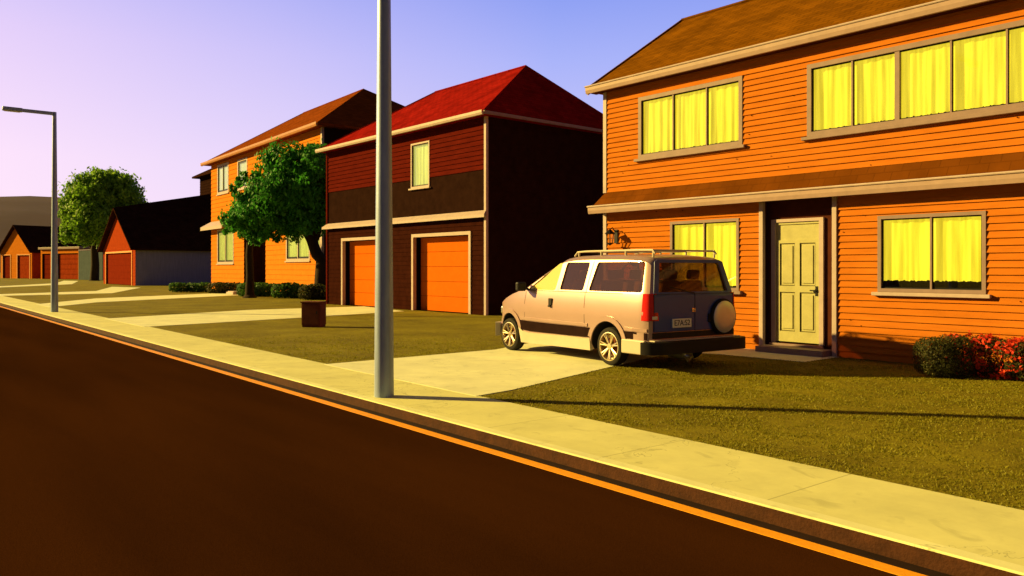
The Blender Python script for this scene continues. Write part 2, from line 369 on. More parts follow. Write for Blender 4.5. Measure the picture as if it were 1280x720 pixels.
# ------------------------------------------------------------------ ground, road, pavement (street frame: x along kerb, y to houses)
RTH = math.atan2(-.780, .626)
ru = Vector((math.cos(RTH), math.sin(RTH), 0)); rn = Vector((-ru.y, ru.x, 0))
KERB = gnd(640, 547.1).dot(rn)                     # distance of the kerb edge from the camera
st = bpy.data.objects.new  # shorthand
def street(name, mb, mats, z=0.0, **k):
    o = mb.build(name, mats); o.location = rn*KERB+Vector((0, 0, z)); o.rotation_euler = (0, 0, RTH)
    return tag(o, kind='structure', **k)
b = MB(); b.quad((-1600, -1600, 0), (1600, -1600, 0), (1600, 1600, 0), (-1600, 1600, 0))
o = b.build('ground', M['lawn']); o.location.z = -.20; tag(o, kind='structure')
b = MB(); b.box(-420, 60, -8.6, -.014, -.19, -.12); street('road', b, M['asphalt'])
b = MB(); b.box(-420, 60, -.122, -.016, -.119, -.114); street('gutter_channel', b, M['gutter'])
b = MB()
b.box(-420, 60, -.238, -.124, -.119, -.1155); street('painted_road_line', b, M['yellow'])
SW = 1.22
b = MB(); b.box(-420, 60, .102, SW, -.18, 0); street('pavement', b, M['pavement'])
b = MB()
KW = .10
for (za, zb, mi, y0) in ((-.18, -.012, 1, -.012), (-.012, .003, 0, -.009)):
    b.box(-420, 60, y0, KW, za, zb, mi)
# kerb stones: dark joints
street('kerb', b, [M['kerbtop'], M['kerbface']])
b = MB(); b.box(-420, 60, SW+.004, 220, -.19, -.004); street('lawn', b, M['lawn'])
b = MB(); b.box(-420, 60, -10.2, -8.62, -.19, .0); b.box(-420, 60, -60, -10.22, -.19, -.01); street('opposite_verge', b, M['lawn'])
def drive(name, pts, z=.004):
    b = MB(); top = [Vector((p.x, p.y, z)) for p in pts]; bot = [Vector((p.x, p.y, z-.05)) for p in pts]
    n = len(pts); b.add(top+bot, [list(range(n)), list(range(n, 2*n))[::-1]]+[[i, i+n, (i+1) % n+n, (i+1) % n] for i in range(n)])
    return tag(b.build(name, M['drive']), kind='structure')
H1 = frame((2.2, 18.8), R(-50))
def loc1(x, y): return H1[0]+H1[1]*x+H1[2]*y
drive('driveway', [gnd(405, 455.6), gnd(595, 495.3), gnd(640, 487.5), loc1(3.3, -1.6), loc1(4.1, -1.3), loc1(5.75, -1.2), loc1(5.75, -.02), loc1(-.9, -.02), gnd(620, 437)])
drive('driveway', [gnd(131, 398.4), gnd(180, 408.7), gnd(378, 397), gnd(505, 389), gnd(455, 383), gnd(311, 387.5)])
drive('driveway', [gnd(45, 380.4), gnd(62, 384), gnd(120, 378), gnd(298, 369), gnd(298, 365.5), gnd(120, 373)])
drive('driveway', [gnd(-14, 368.2), gnd(-5, 370), gnd(140, 366.5), gnd(176, 359.5), gnd(140, 358.5), gnd(120, 363.8)])
drive('driveway', [gnd(-50, 360.5), gnd(-46, 361.5), gnd(90, 355.2), gnd(98, 351.2), gnd(80, 350.8), gnd(70, 354)])

# hills all round, higher on the sun side
b = MB(); nr, na = 14, 220
from mathutils import noise as mnoise
for i in range(nr):
    for j in range(na):
        a = 2*math.pi*j/na; r = 330+i*30
        P = Vector((math.sin(a)*r, math.cos(a)*r, 0))
        hgt = math.sin(min(1, i/9)*math.pi/2)*(40+5*mnoise.fractal(P*.005, 1, 2, 4))*(1+.2*i/nr)
        hgt += 2.2*mnoise.fractal(P*.04, 1, 2, 3)*min(1, i/4)
        b.v.append(Vector((P.x, P.y, -1+max(0, hgt))))
for i in range(nr-1):
    for j in range(na):
        k = (j+1) % na; b.f.append([i*na+j, i*na+k, (i+1)*na+k, (i+1)*na+j]); b.m.append(0)
tag(b.build('hills', M['hill'], smooth=80), kind='structure')

# ------------------------------------------------------------------ building helpers
def clap(b, x0, x1, z0, z1, holes=(), pitch=.125, proud=.018, mi=0, y=0.0, T=None, mifun=None):
    zs = set([z0, z1]); k = 0; rows = []
    z = z0
    while z < z1-1e-6: rows.append((z, min(z+pitch, z1))); z += pitch
    for ra, rb in rows:
        cuts = sorted(set([ra, rb]+[h for q in holes for h in (q[2], q[3]) if ra < h < rb]))
        for a, c in zip(cuts[:-1], cuts[1:]):
            segs = [(x0, x1)]
            for (hx0, hx1, hz0, hz1) in holes:
                if hz0 < (a+c)/2 < hz1:
                    ns = []
                    for s0, s1 in segs:
                        if hx1 <= s0 or hx0 >= s1: ns.append((s0, s1)); continue
                        if hx0 > s0: ns.append((s0, hx0))
                        if hx1 < s1: ns.append((hx1, s1))
                    segs = ns
            oa = -proud*(1-(a-ra)/pitch); oc = -proud*(1-(c-ra)/pitch)
            m_ = mifun((ra+rb)/2) if mifun else mi
            for s0, s1 in segs:
                P = [(s0, y+oa, a), (s1, y+oa, a), (s1, y+oc, c), (s0, y+oc, c)]
                b.add(P, [(0, 1, 2, 3)], m_, T)
                if abs(a-ra) < 1e-6: b.add([(s0, y, a), (s1, y, a), (s1, y+oa, a), (s0, y+oa, a)], [(0, 1, 2, 3)], m_, T)
def niche(b, x0, x1, z0, z1, d, mi):    # the room side of an opening: five faces going in
    b.quad((x0, 0, z0), (x0, d, z0), (x0, d, z1), (x0, 0, z1), mi); b.quad((x1, 0, z0), (x1, 0, z1), (x1, d, z1), (x1, d, z0), mi)
    b.quad((x0, 0, z0), (x1, 0, z0), (x1, d, z0), (x0, d, z0), mi); b.quad((x0, 0, z1), (x0, d, z1), (x1, d, z1), (x1, 0, z1), mi)
    b.quad((x0, d, z0), (x1, d, z0), (x1, d, z1), (x0, d, z1), mi)
def window(parent, x0, x1, z0, z1, mull=(), fw=.07, trim='trimgrey', cur='curtain', gap=0.0, sill=True, sillmat=None, dep=.0, thick=()):
    fr = MB(); y0, y1 = -.035, .05
    fr.box(x0, x1, y0, y1, z1-fw, z1); fr.box(x0, x1, y0, y1, z0, z0+fw)
    fr.box(x0, x0+fw, y0, y1, z0+fw, z1-fw); fr.box(x1-fw, x1, y0, y1, z0+fw, z1-fw)
    for m_ in mull:
        t = .04 if m_ in thick else .014
        fr.box(m_-t, m_+t, y0+.012, y1, z0+fw, z1-fw)
    f = fr.build('window', M[trim], parent)
    g = MB(); edges = [x0+fw]+list(mull)+[x1-fw]
    g.box(x0+fw*.6, x1-fw*.6, .030, .036, z0+fw*.6, z1-fw*.6)
    # inner sash line, dark
    for a, c in zip(edges[:-1], edges[1:]): pass
    g.build('glass_pane', M['glass'], f)
    sb = MB()
    for a, c in zip(edges[:-1], edges[1:]):
        sw = .022 if cur == 'curtain' else fw*.8
        for q in ((a, c, z0+fw, z0+fw+sw), (a, c, z1-fw-sw, z1-fw), (a, a+sw, z0+fw+sw, z1-fw-sw), (c-sw, c, z0+fw+sw, z1-fw-sw)):
            sb.box(q[0], q[1], .008, .028, q[2], q[3])
    sb.build('sash', M['darkmetal'], f)
    # curtain with folds and an uneven hem
    c = MB(); n = int((x1-x0)/.022)+2; zb = z0+fw+gap+.03; zt = z1-.02
    ph = random.random()*9; seam = list(mull)
    rows = [zt, zt-.10, (zt+zb)/2, zb+.08, zb]
    for i in range(n):
        x = x0+.02+(x1-x0-.04)*i/(n-1)
        fold = .012*math.sin(x*26+ph+1.3*math.sin(x*5.1+ph))+.006*math.sin(x*61+ph)
        for r_, zz in enumerate(rows):
            hem = (.006*math.sin(x*47+ph)+.006*math.sin(x*113)+.014*random.random()) if r_ == 4 else 0
            c.v.append(Vector((x, .085+fold*(.75+.2*r_), zz+hem)))
    for i in range(n-1):
        for r_ in range(4):
            k = i*5+r_; c.f.append([k, k+5, k+6, k+1]); c.m.append(0)
    c.build('curtain', M[cur], f, smooth=70, fix=False)
    if sill:
        s = MB(); s.box(x0-.08, x1+.08, -.10, .0, z0-.065, z0-.004, bev=.008); s.build('sill', M[sillmat or trim], f)
    return f
def roof_poly(b, pts, mi=0):
    b.v.extend(Vector(p) for p in pts); n = len(b.v); b.f.append(list(range(n-len(pts), n))); b.m.append(mi)
def roof(parent, x0, x1, y0, y1, ze, xl, xr, zr, m, thick=.10, name='roof'):
    """eave rectangle x0..x1,y0..y1 at ze; ridge from xl to xr at zr."""
    ym = (y0+y1)/2
    b = MB(); t = thick
    A, B, C, D = (x0, y0, ze), (x1, y0, ze), (x1, y1, ze), (x0, y1, ze); E, F = (xl, ym, zr), (xr, ym, zr)
    for q in ((A, B, F, E), (B, C, F), (C, D, E, F), (D, A, E)): roof_poly(b, q)
    dn = lambda p: (p[0], p[1], p[2]-t)
    for q in ((A, B), (B, C), (C, D), (D, A)): roof_poly(b, (q[0], dn(q[0]), dn(q[1]), q[1]))
    roof_poly(b, (dn(A), dn(D), dn(C), dn(B)))
    o = b.build(name, m, parent)
    me = o.data; uvl = me.uv_layers.new(name='UVMap')
    for p in me.polygons:
        nrm = p.normal; h = Vector((nrm.x, nrm.y, 0))
        if h.length < 1e-4: ua, va = Vector((1, 0, 0)), Vector((0, 1, 0))
        else:
            h.normalize(); ua = Vector((-h.y, h.x, 0)); va = nrm.cross(ua)
        for li in p.loop_indices:
            v = me.vertices[me.loops[li].vertex_index].co
            uvl.data[li].uv = (v.dot(ua), v.dot(va))
    if xl > x0+.01 or xr < x1-.01: pass
    c = MB(); c.tube([Vector(E)+Vector((0, 0, .01)), Vector(F)+Vector((0, 0, .01))], .05, 6)
    for P, Q in ((A, E), (D, E), (B, F), (C, F)):
        c.tube([Vector(P)+Vector((0, 0, .0)), Vector(Q)+Vector((0, 0, .01))], .035, 6)
    c.build('ridge_cap', m, o).data.uv_layers.new(name='UVMap')
    return o
def gutter_mesh(x0, x1, y, z, h=.16, d=.12):     # y = outer face of the fascia
    b = MB()
    pr = [(0, -h), (-d*.75, -h), (-d, -h*.55), (-d, 0), (-d+.012, 0), (-d+.012, -h*.3), (0, -h*.3)]
    n = len(pr); vs = [(x0, y+p[0], z+p[1]) for p in pr]+[(x1, y+p[0], z+p[1]) for p in pr]
    b.add(vs, [list(range(n))[::-1], list(range(n, 2*n))]+[[i, (i+1) % n, (i+1) % n+n, i+n] for i in range(n)])
    return b
def Tside(x, y):   # local frame of the right side wall (x runs back along +y, outward is +x)
    return Matrix.Translation((x, y, 0)) @ Matrix.Rotation(R(90), 4, 'Z')
def Tleft(x, y): return Matrix.Translation((x, y, 0)) @ Matrix.Rotation(R(-90), 4, 'Z')
def Tback(x, y): return Matrix.Translation((x, y, 0)) @ Matrix.Rotation(R(180), 4, 'Z')

# ------------------------------------------------------------------ house 1 : orange house on the right
h1 = empty('weatherboard_house', (2.2, 18.8, 0), R(-50), 'orange weatherboard house with yellow curtained windows behind the parked van, nearest on the right', 'house')
LX, DP, ZT = 13.4, 6.6, 5.74
Wn = []
z_e = onwall(741, 110, H1, -.30)[1]-.02
u1 = (1.03, 3.74, 4.05, 5.43); u2 = (5.13, 9.75, 4.03, 5.37)
l1 = (1.93, 3.66, 1.14, 2.60); l2 = (6.45, 8.16, 1.19, 2.50); pr = (4.17, 5.67, 0, 3.1); l3 = (9.6, 11.6, 1.19, 2.50)
b = MB()
clap(b, 0, LX, .0, 3.02, [l1, l2, l3, pr], .115, .028)
clap(b, 0, LX, 3.02, ZT, [u1, u2], .115, .028)
clap(b, 0, DP, 0, ZT, [], .115, .018, T=Tside(LX, 0)); clap(b, 0, DP, 0, ZT, [], .115, .018, T=Tleft(0, DP)); clap(b, 0, LX, 0, ZT, [], .115, .018, T=Tback(LX, DP))
for q in (u1, u2, l1, l2, l3): niche(b, *q, .5, 1)
# gable triangles
zr1 = 8.14-.16; yo = .24
sl1 = (zr1-z_e)/(3.28+yo)
for xx in (0.0, LX): b.add([(xx, 0, ZT), (xx, DP, ZT), (xx, DP/2, z_e+sl1*(DP/2+yo)-.12)], [(0, 1, 2)], 0)
# porch recess
RD = .16
x0, x1, _, z1 = pr
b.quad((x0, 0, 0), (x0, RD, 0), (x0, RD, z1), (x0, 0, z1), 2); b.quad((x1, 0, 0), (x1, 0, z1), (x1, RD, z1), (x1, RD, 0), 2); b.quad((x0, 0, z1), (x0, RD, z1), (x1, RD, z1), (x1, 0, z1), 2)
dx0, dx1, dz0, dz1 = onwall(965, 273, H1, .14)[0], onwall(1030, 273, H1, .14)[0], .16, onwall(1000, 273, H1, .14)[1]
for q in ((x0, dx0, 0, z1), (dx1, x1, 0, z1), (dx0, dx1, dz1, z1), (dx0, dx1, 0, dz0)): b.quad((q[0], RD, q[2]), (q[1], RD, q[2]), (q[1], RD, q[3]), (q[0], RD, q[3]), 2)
# butt joints and nail heads in the boards
for _ in range(60):
    nx = random.uniform(.2, 9); nz = random.uniform(.3, 5.5)
    if any(q[0]-.1 < nx < q[1]+.1 and q[2]-.1 < nz < q[3]+.1 for q in (u1, u2, l1, l2, pr)): continue
    b.box(nx, nx+.012, -.034, -.0, nz, nz+.012, 2)
b.build('wall', [M['siding'], M['dark'], M['porch']], h1, fix=False)
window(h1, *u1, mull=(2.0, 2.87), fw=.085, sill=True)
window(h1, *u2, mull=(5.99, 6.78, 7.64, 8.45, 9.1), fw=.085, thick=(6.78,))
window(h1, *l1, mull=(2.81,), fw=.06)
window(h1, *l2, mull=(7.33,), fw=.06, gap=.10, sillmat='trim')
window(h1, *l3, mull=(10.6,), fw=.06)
# roof
yr1 = 2*3.28+yo
rf = roof(h1, -.34, LX+.34, -yo, yr1, z_e+.06, -.34, LX+.34, 8.14, M['roof1'], .09)
g = gutter_mesh(-.36, LX+.36, -yo-.004, z_e+.075, .16, .07); gg = g.build('gutter', M['fascia'], rf)
f = MB(); f.tube([(-.37, -yo-.075, z_e+.08), (LX+.37, -yo-.075, z_e+.08)], .022, 8); f.build('gutter_lip', M['trim'], rf)
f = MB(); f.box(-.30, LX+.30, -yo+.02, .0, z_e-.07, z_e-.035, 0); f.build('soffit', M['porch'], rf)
for xx in (-.365, LX+.34):
    f = MB()
    for (ya, yb, za, zb) in ((-yo, 3.28, z_e+.05, 8.14), (yr1, 3.28, z_e+.05, 8.14)):
        f.add([(xx, ya, za-.16), (xx+.025, ya, za-.16), (xx+.025, yb, zb-.16), (xx, yb, zb-.16), (xx, ya, za+.02), (xx+.025, ya, za+.02), (xx+.025, yb, zb+.02), (xx, yb, zb+.02)],
              [(3, 2, 1, 0), (4, 5, 6, 7), (0, 1, 5, 4), (1, 2, 6, 5), (2, 3, 7, 6), (3, 0, 4, 7)])
    f.build('bargeboard', M['trim'], rf)
# pent roof over ground floor
PO = .27; zp_ = onwall(747, 258, H1, -.33)[1]
p = MB()
A = [(-.22, -PO, zp_-.02), (LX+.2, -PO, zp_-.02), (LX+.2, -.02, 3.36), (-.0, -.02, 3.36)]
p.add(A+[(q[0], q[1], q[2]-.07) for q in A], [(0, 1, 2, 3), (7, 6, 5, 4), (0, 4, 5, 1), (1, 5, 6, 2), (3, 7, 4, 0)])
po = p.build('pent_roof', M['pent'], h1); uvl = po.data.uv_layers.new(name='UVMap')
for pp in po.data.polygons:
    for li in pp.loop_indices:
        v = po.data.vertices[po.data.loops[li].vertex_index].co; uvl.data[li].uv = (v.x, v.y*1.25)
gutter_mesh(-.25, LX+.25, -PO-.003, zp_, .16, .07).build('gutter', M['fascia'], po)
f = MB(); f.tube([(-.26, -PO-.078, zp_+.006), (LX+.26, -PO-.078, zp_+.006)], .022, 8); f.build('gutter_lip', M['trim'], po)
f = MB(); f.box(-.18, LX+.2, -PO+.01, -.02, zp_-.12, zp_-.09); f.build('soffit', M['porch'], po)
# trim boards
t = MB(); t.box(-.05, .05, -.035, 0, 0, 2.9); t.box(-.05, .05, -.035, 0, 3.36, z_e-.07); t.build('corner_board', M['trim'], h1)
for xx in (x0-.045, x1-.045):
    t = MB(); t.box(xx, xx+.09, -.05, .04, 0.0, 2.9, bev=.008); t.build('porch_post', M['trim'], h1)
# door
d = MB(); fw = .085
d.box(dx0, dx0+fw, RD-.05, RD+.03, dz0, dz1); d.box(dx1-fw, dx1, RD-.05, RD+.03, dz0, dz1); d.box(dx0+fw, dx1-fw, RD-.05, RD+.03, dz1-fw*.7, dz1)
dfm = d.build('door_frame', M['trim'], h1)
d = MB(); a0, a1, b0, b1 = dx0+fw, dx1-fw, dz0+.03, dz1-fw*.7-.005
wd = a1-a0; d.box(a0, a1, RD-.0, RD+.05, b0, b1, 0)
zt = b1-.34
st_ = .085
def rail(u0, u1_, v0, v1): d.box(a0+u0, a0+u1_, RD-.022, RD, v0, v1, 0)
rail(0, wd, b1-.04, b1); rail(0, wd, zt-.06, zt); rail(0, st_, b0, zt-.06); rail(wd-st_, wd, b0, zt-.06); rail(wd/2-.05, wd/2+.05, b0, zt-.06)
zm = b0+.95; rail(st_, wd/2-.05, zm, zm+.12); rail(wd/2+.05, wd-st_, zm, zm+.12); rail(st_, wd/2-.05, b0, b0+.2); rail(wd/2+.05, wd-st_, b0, b0+.2)
for ua, ub in ((st_, wd/2-.05), (wd/2+.05, wd-st_)):
    for va, vb in ((b0+.2, zm), (zm+.12, zt-.06)):
        d.box(a0+ua+.05, a0+ub-.05, RD-.016, RD, va+.05, vb-.05, 0, bev=.006)
        for q in ((ua, ub, va, va+.016), (ua, ub, vb-.016, vb), (ua, ua+.016, va, vb), (ub-.016, ub, va, vb)): d.box(a0+q[0], a0+q[1], RD-.006, RD+.001, q[2], q[3], 1)
do = d.build('door', [M['door'], M['doorline']], h1)
h = MB(); hx = a1-.06
h.tube([(hx, RD-.02, 1.18), (hx, RD-.07, 1.18)], .022, 10); h.tube([(hx, RD-.065, 1.18), (hx-.11, RD-.065, 1.18)], .012, 8); h.box(hx-.022, hx+.022, RD-.032, RD-.022, 1.08, 1.26)
h.build('handle', M['darkmetal'], do)
s = MB(); s.box(x0+.06, x1-.06, -.34, RD-.004, 0.0, .11, bev=.01); s.box(dx0-.02, dx1+.02, RD-.10, RD-.052, .112, .155, bev=.006); s.build('doorstep', M['trimgrey'], h1)
# wall lantern by the corner
lm = MB(); lx, lz = .36, 2.33
lm.box(lx-.05, lx+.05, -.045, -.02, lz-.16, lz+.16); lm.tube([(lx, -.04, lz+.10), (lx, -.16, lz+.20), (lx, -.24, lz+.15)], .012, 8)
for k in range(4):
    an = math.pi/4+k*math.pi/2; lm.tube([(lx+.055*math.cos(an), -.24+.055*math.sin(an), lz-.17), (lx+.085*math.cos(an), -.24+.085*math.sin(an), lz+.06)], .009, 6)
lm.lathe([(.0, .17), (.03, .15), (.12, .06), (.12, .05), (.0, .05)], (lx, -.24, lz), (0, 0, 1), 8); lm.lathe([(0, -.22), (.03, -.2), (.08, -.17), (.08, -.15), (0, -.15)], (lx, -.24, lz), (0, 0, 1), 8)
wl = lm.build('wall_lantern', M['darkmetal'], h1)
lm = MB(); lm.lathe([(.0, -.15), (.05, -.15), (.07, .05), (0, .05)], (lx, -.24, lz), (0, 0, 1), 8); lm.build('lamp_glass', M['glass'], wl)

# ------------------------------------------------------------------ house 2 : dark red garage house
TH2 = math.atan2(-8.5, 7.3)
F2 = frame((-8.2, 35.6), TH2)
h2 = empty('garage_house', F2[0], TH2, 'dark brown house with red hipped roof above two orange garage doors', 'house')
L2, D2, Z2 = 11.24, 7.0, 6.78
gd = [(1.30, 4.98, 0, 2.88), (6.76, 10.44, 0, 2.88)]; gw = (6.7, 7.93, 4.62, 6.32)
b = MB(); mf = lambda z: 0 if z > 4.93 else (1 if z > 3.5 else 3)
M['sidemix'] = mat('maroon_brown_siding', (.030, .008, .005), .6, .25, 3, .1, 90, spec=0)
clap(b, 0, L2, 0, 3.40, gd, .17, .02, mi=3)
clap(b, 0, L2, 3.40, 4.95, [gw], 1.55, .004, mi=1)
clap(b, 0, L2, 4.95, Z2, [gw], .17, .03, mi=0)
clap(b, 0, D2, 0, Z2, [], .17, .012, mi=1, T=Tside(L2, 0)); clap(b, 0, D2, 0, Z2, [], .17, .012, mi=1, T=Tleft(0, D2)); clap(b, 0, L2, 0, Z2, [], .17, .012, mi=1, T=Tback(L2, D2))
for q in gd: niche(b, *q, .45, 2)
niche(b, *gw, .5, 2)
b.build('wall', [M['sidered'], M['sidebrown'], M['dark'], M['sidemix']], h2, fix=False)
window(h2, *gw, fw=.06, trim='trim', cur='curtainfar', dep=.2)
for q in gd:
    f = MB(); f.box(q[0], q[0]+.12, -.05, .10, 0, q[3]); f.box(q[1]-.12, q[1], -.05, .10, 0, q[3]); f.box(q[0]+.12, q[1]-.12, -.05, .10, q[3]-.12, q[3])
    gf = f.build('garage_frame', M['trim'], h2)
    f = MB(); nz = 5; hh = (q[3]-.13)/nz
    for k in range(nz): f.box(q[0]+.13, q[1]-.13, .30, .36, k*hh+.006, (k+1)*hh-.004, bev=.008)
    gdo = f.build('garage_door', M['garagedoor'], h2)
    f = MB(); f.box(q[1]-.42, q[1]-.30, .27, .30, 1.20, 1.40, bev=.005); f.tube([(q[1]-.36, .27, 1.3), (q[1]-.36, .22, 1.3), (q[1]-.46, .22, 1.3)], .014, 8); f.build('handle', M['trim'], gdo)
rf = roof(h2, -.3, L2+.3, -.35, D2+.35, Z2+.06, 3.3, L2-1.9, 9.36, M['roof2'], .10)
gutter_mesh(-.32, L2+.32, -.353, Z2+.08, .15, .10).build('gutter', M['trim'], rf)
f = MB(); f.box(L2+.303, L2+.36, -.36, D2+.36, Z2-.04, Z2+.07); f.build('gutter', M['trimgrey'], rf)
t = MB(); t.box(L2-.05, L2+.06, -.055, .05, 0, Z2-.05); t.build('corner_board', M['trim'], h2)
t = MB(); t.box(-.06, .05, -.055, .05, 0, Z2-.05); t.build('corner_board', M['sidered'], h2)
t = MB(); A = [(-.15, -.22, 3.40), (L2+.16, -.22, 3.40), (L2+.02, -.03, 3.56), (0, -.03, 3.56)]
t.add(A+[(q[0], q[1], q[2]-.09) for q in A], [(0, 1, 2, 3), (7, 6, 5, 4), (0, 4, 5, 1), (1, 5, 6, 2), (2, 6, 7, 3), (3, 7, 4, 0)]); t.build('ledge_trim', M['trim'], h2)

# ------------------------------------------------------------------ house 3 : orange two-storey house, left
TH3 = math.atan2(-.8, .6)
F3 = frame((-22.284, 59.312), TH3)
h3 = empty('two_storey_house', F3[0], TH3, 'bright orange two-storey house with rust coloured hipped roof behind the leafy tree', 'house')
L3, D3, Z3 = 20.1, 10.0, 9.25
up = [(1.5, 4.1, 6.9, 9.05), (6.0, 8.0, 6.9, 8.95), (11.8, 13.6, 6.9, 8.85)]
lo = [(1.5, 5.2, 1.9, 4.38), (14.85, 18.4, 2.0, 4.1), (19.0, 19.9, 2.2, 3.95)]
ent = (7.3, 11.4, 0, 4.25)
b = MB()
clap(b, 0, L3, 0, Z3, up+lo+[ent], .30, .03)
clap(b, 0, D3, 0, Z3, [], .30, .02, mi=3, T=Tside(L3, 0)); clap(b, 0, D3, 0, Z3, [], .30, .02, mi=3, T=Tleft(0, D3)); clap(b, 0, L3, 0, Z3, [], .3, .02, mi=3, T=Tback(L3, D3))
for q in up+lo: niche(b, *q, .5, 1)
niche(b, *ent, 1.2, 2)
b.build('wall', [M['sidingfar'], M['dark'], M['porch'], M['sidebrown']], h3, fix=False)
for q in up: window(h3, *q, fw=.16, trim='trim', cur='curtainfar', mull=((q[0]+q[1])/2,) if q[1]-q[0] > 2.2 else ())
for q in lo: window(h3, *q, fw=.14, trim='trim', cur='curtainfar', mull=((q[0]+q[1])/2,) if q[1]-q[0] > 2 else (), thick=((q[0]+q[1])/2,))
d = MB(); d.box(8.9, 10.3, 1.12, 1.19, .12, 2.9, bev=.01)
for k in range(2):
    for kk in range(2): d.box(9.05+.6*k, 9.05+.6*k+.5, 1.10, 1.125, .4+1.2*kk, 1.4+1.2*kk, bev=.01)
dd = d.build('door', M['porch'], h3); d = MB(); d.lathe([(0, -.05), (.05, -.04), (.05, 0)], (10.15, 1.09, 1.4), (0, 1, 0), 10); d.build('handle', M['chrome'], dd)
rf = roof(h3, -.6, L3+.5, -.5, D3+.5, Z3+.10, 5.2, L3-5.2, 12.85, M['roof3'], .14)
gutter_mesh(-.62, L3+.52, -.503, Z3+.13, .22, .12).build('gutter', mat('ochre_gutter', (.36, .15, .05), .5), rf)
#f = MB(); f.tube([(9, 5, 12.7), (9, 5, 14.2)], .03, 6); f.tube([(8.4, 5, 14.0), (9.6, 5, 14.0)], .02, 6); f.tube([(8.6, 5, 13.7), (9.4, 5, 13.7)], .02, 6); f.build('antenna', M['steel'], rf)
t = MB(); t.box(L3-.12, L3+.06, -.08, .05, 0, Z3-.0); t.build('corner_board', M['trim'], h3)
t = MB(); A = [(-.7, -.6, 4.6), (4.4, -.6, 4.6), (4.2, -.03, 5.0), (-.1, -.03, 5.0)]
t.add(A+[(q[0], q[1], q[2]-.24) for q in A], [(0, 1, 2, 3), (7, 6, 5, 4), (0, 4, 5, 1), (1, 5, 6, 2), (2, 6, 7, 3), (3, 7, 4, 0)]); t.build('porch_canopy', M['trim'], h3)
t = MB(); A = [(6.9, -.8, 4.35), (11.8, -.8, 4.35), (11.8, -.03, 4.9), (6.9, -.03, 4.9)]
t.add(A+[(q[0], q[1], q[2]-.2) for q in A], [(0, 1, 2, 3), (7, 6, 5, 4), (0, 4, 5, 1), (1, 5, 6, 2), (2, 6, 7, 3), (3, 7, 4, 0)]); t.build('porch_canopy', M['roof3'], h3).data.uv_layers.new(name='UVMap')
t = MB(); t.box(7.2, 11.5, -.9, -.03, 0, .12, bev=.01); t.build('doorstep', M['trimgrey'], h3)

# ------------------------------------------------------------------ far houses
def gable_house(name, O, th, Lx, Dy, ze, zr, wallm, sidem, roofm, label, doors, ridge_over=.5, rise=0.0):
    e = empty(name, (O[0], O[1], 0), th, label, 'house')
    b = MB(); clap(b, 0, Lx, 0, ze, [(d[0], d[1], 0, d[2]) for d in doors], .28, .02, mi=0)
    b.add([(0, 0, ze), (Lx, 0, ze), (Lx/2, 0, zr-.15)], [(0, 1, 2)], 0); b.add([(0, Dy, ze), (Lx, Dy, ze), (Lx/2, Dy, zr-.15+rise)], [(0, 1, 2)], 1)
    clap(b, 0, Dy, 0, ze, [], .28, .012, mi=1, T=Tside(Lx, 0)); clap(b, 0, Dy, 0, ze, [], .28, .012, mi=1, T=Tleft(0, Dy)); clap(b, 0, Lx, 0, ze, [], .28, .01, mi=1, T=Tback(Lx, Dy))
    for d in doors: niche(b, d[0], d[1], 0, d[2], .4, 2)
    b.build('wall', [wallm, sidem, M['dark']], e, fix=False)
    r = MB(); ov = ridge_over; s_ = (zr-ze)/(Lx/2); o_ = .35; t_ = .16
    for sg in (-1, 1):
        xe = Lx/2+sg*(Lx/2+o_); zz = ze-s_*o_+.1; zp = zr+.1
        A = [(xe, -ov, zz), (Lx/2, -ov, zp), (Lx/2, Dy+ov, zp+rise), (xe, Dy+ov, zz)]
        r.add(A+[(q[0], q[1], q[2]-t_) for q in A], [(0, 1, 2, 3), (7, 6, 5, 4), (0, 4, 5, 1), (1, 5, 6, 2), (2, 6, 7, 3), (3, 7, 4, 0)])
    ro = r.build('roof', roofm, e); uv = ro.data.uv_layers.new(name='UVMap')
    for pp in ro.data.polygons:
        for li in pp.loop_indices:
            v = ro.data.vertices[ro.data.loops[li].vertex_index].co; uv.data[li].uv = (v.y, v.z*1.3)
    for d in doors:
        f = MB(); f.box(d[0]+.08, d[1]-.08, .12, .18, .02, d[2]-.08)
        for k in range(1, 5): f.box(d[0]+.1, d[1]-.1, .10, .125, k*d[2]/5-.02, k*d[2]/5+.02)
        f.build('garage_door', d[3], e)
        f = MB(); f.box(d[0]-.12, d[0]+.06, -.06, .05, 0, d[2]+.1); f.box(d[1]-.06, d[1]+.12, -.06, .05, 0, d[2]+.1); f.box(d[0]+.06, d[1]-.06, -.06, .05, d[2]-.06, d[2]+.1); f.build('door_frame', d[4], e)
    return e, ro
reddoor = mat('brick_red_door', (.17, .020, .008), .6, .12, 3, spec=0)
ochre = mat('ochre_trim', (.68, .28, .08), .55, .1)
hc, rc = gable_house('slate_sided_house', (-41.6, 81.5), R(-50), 11.5, 15, 3.5, 7.3, M['brick'], M['slate'], M['roofd'],
    'low house with red gable end, slate grey side wall and near-black roof', [(1.0, 10.4, 3.1, reddoor, ochre)], rise=3.2)
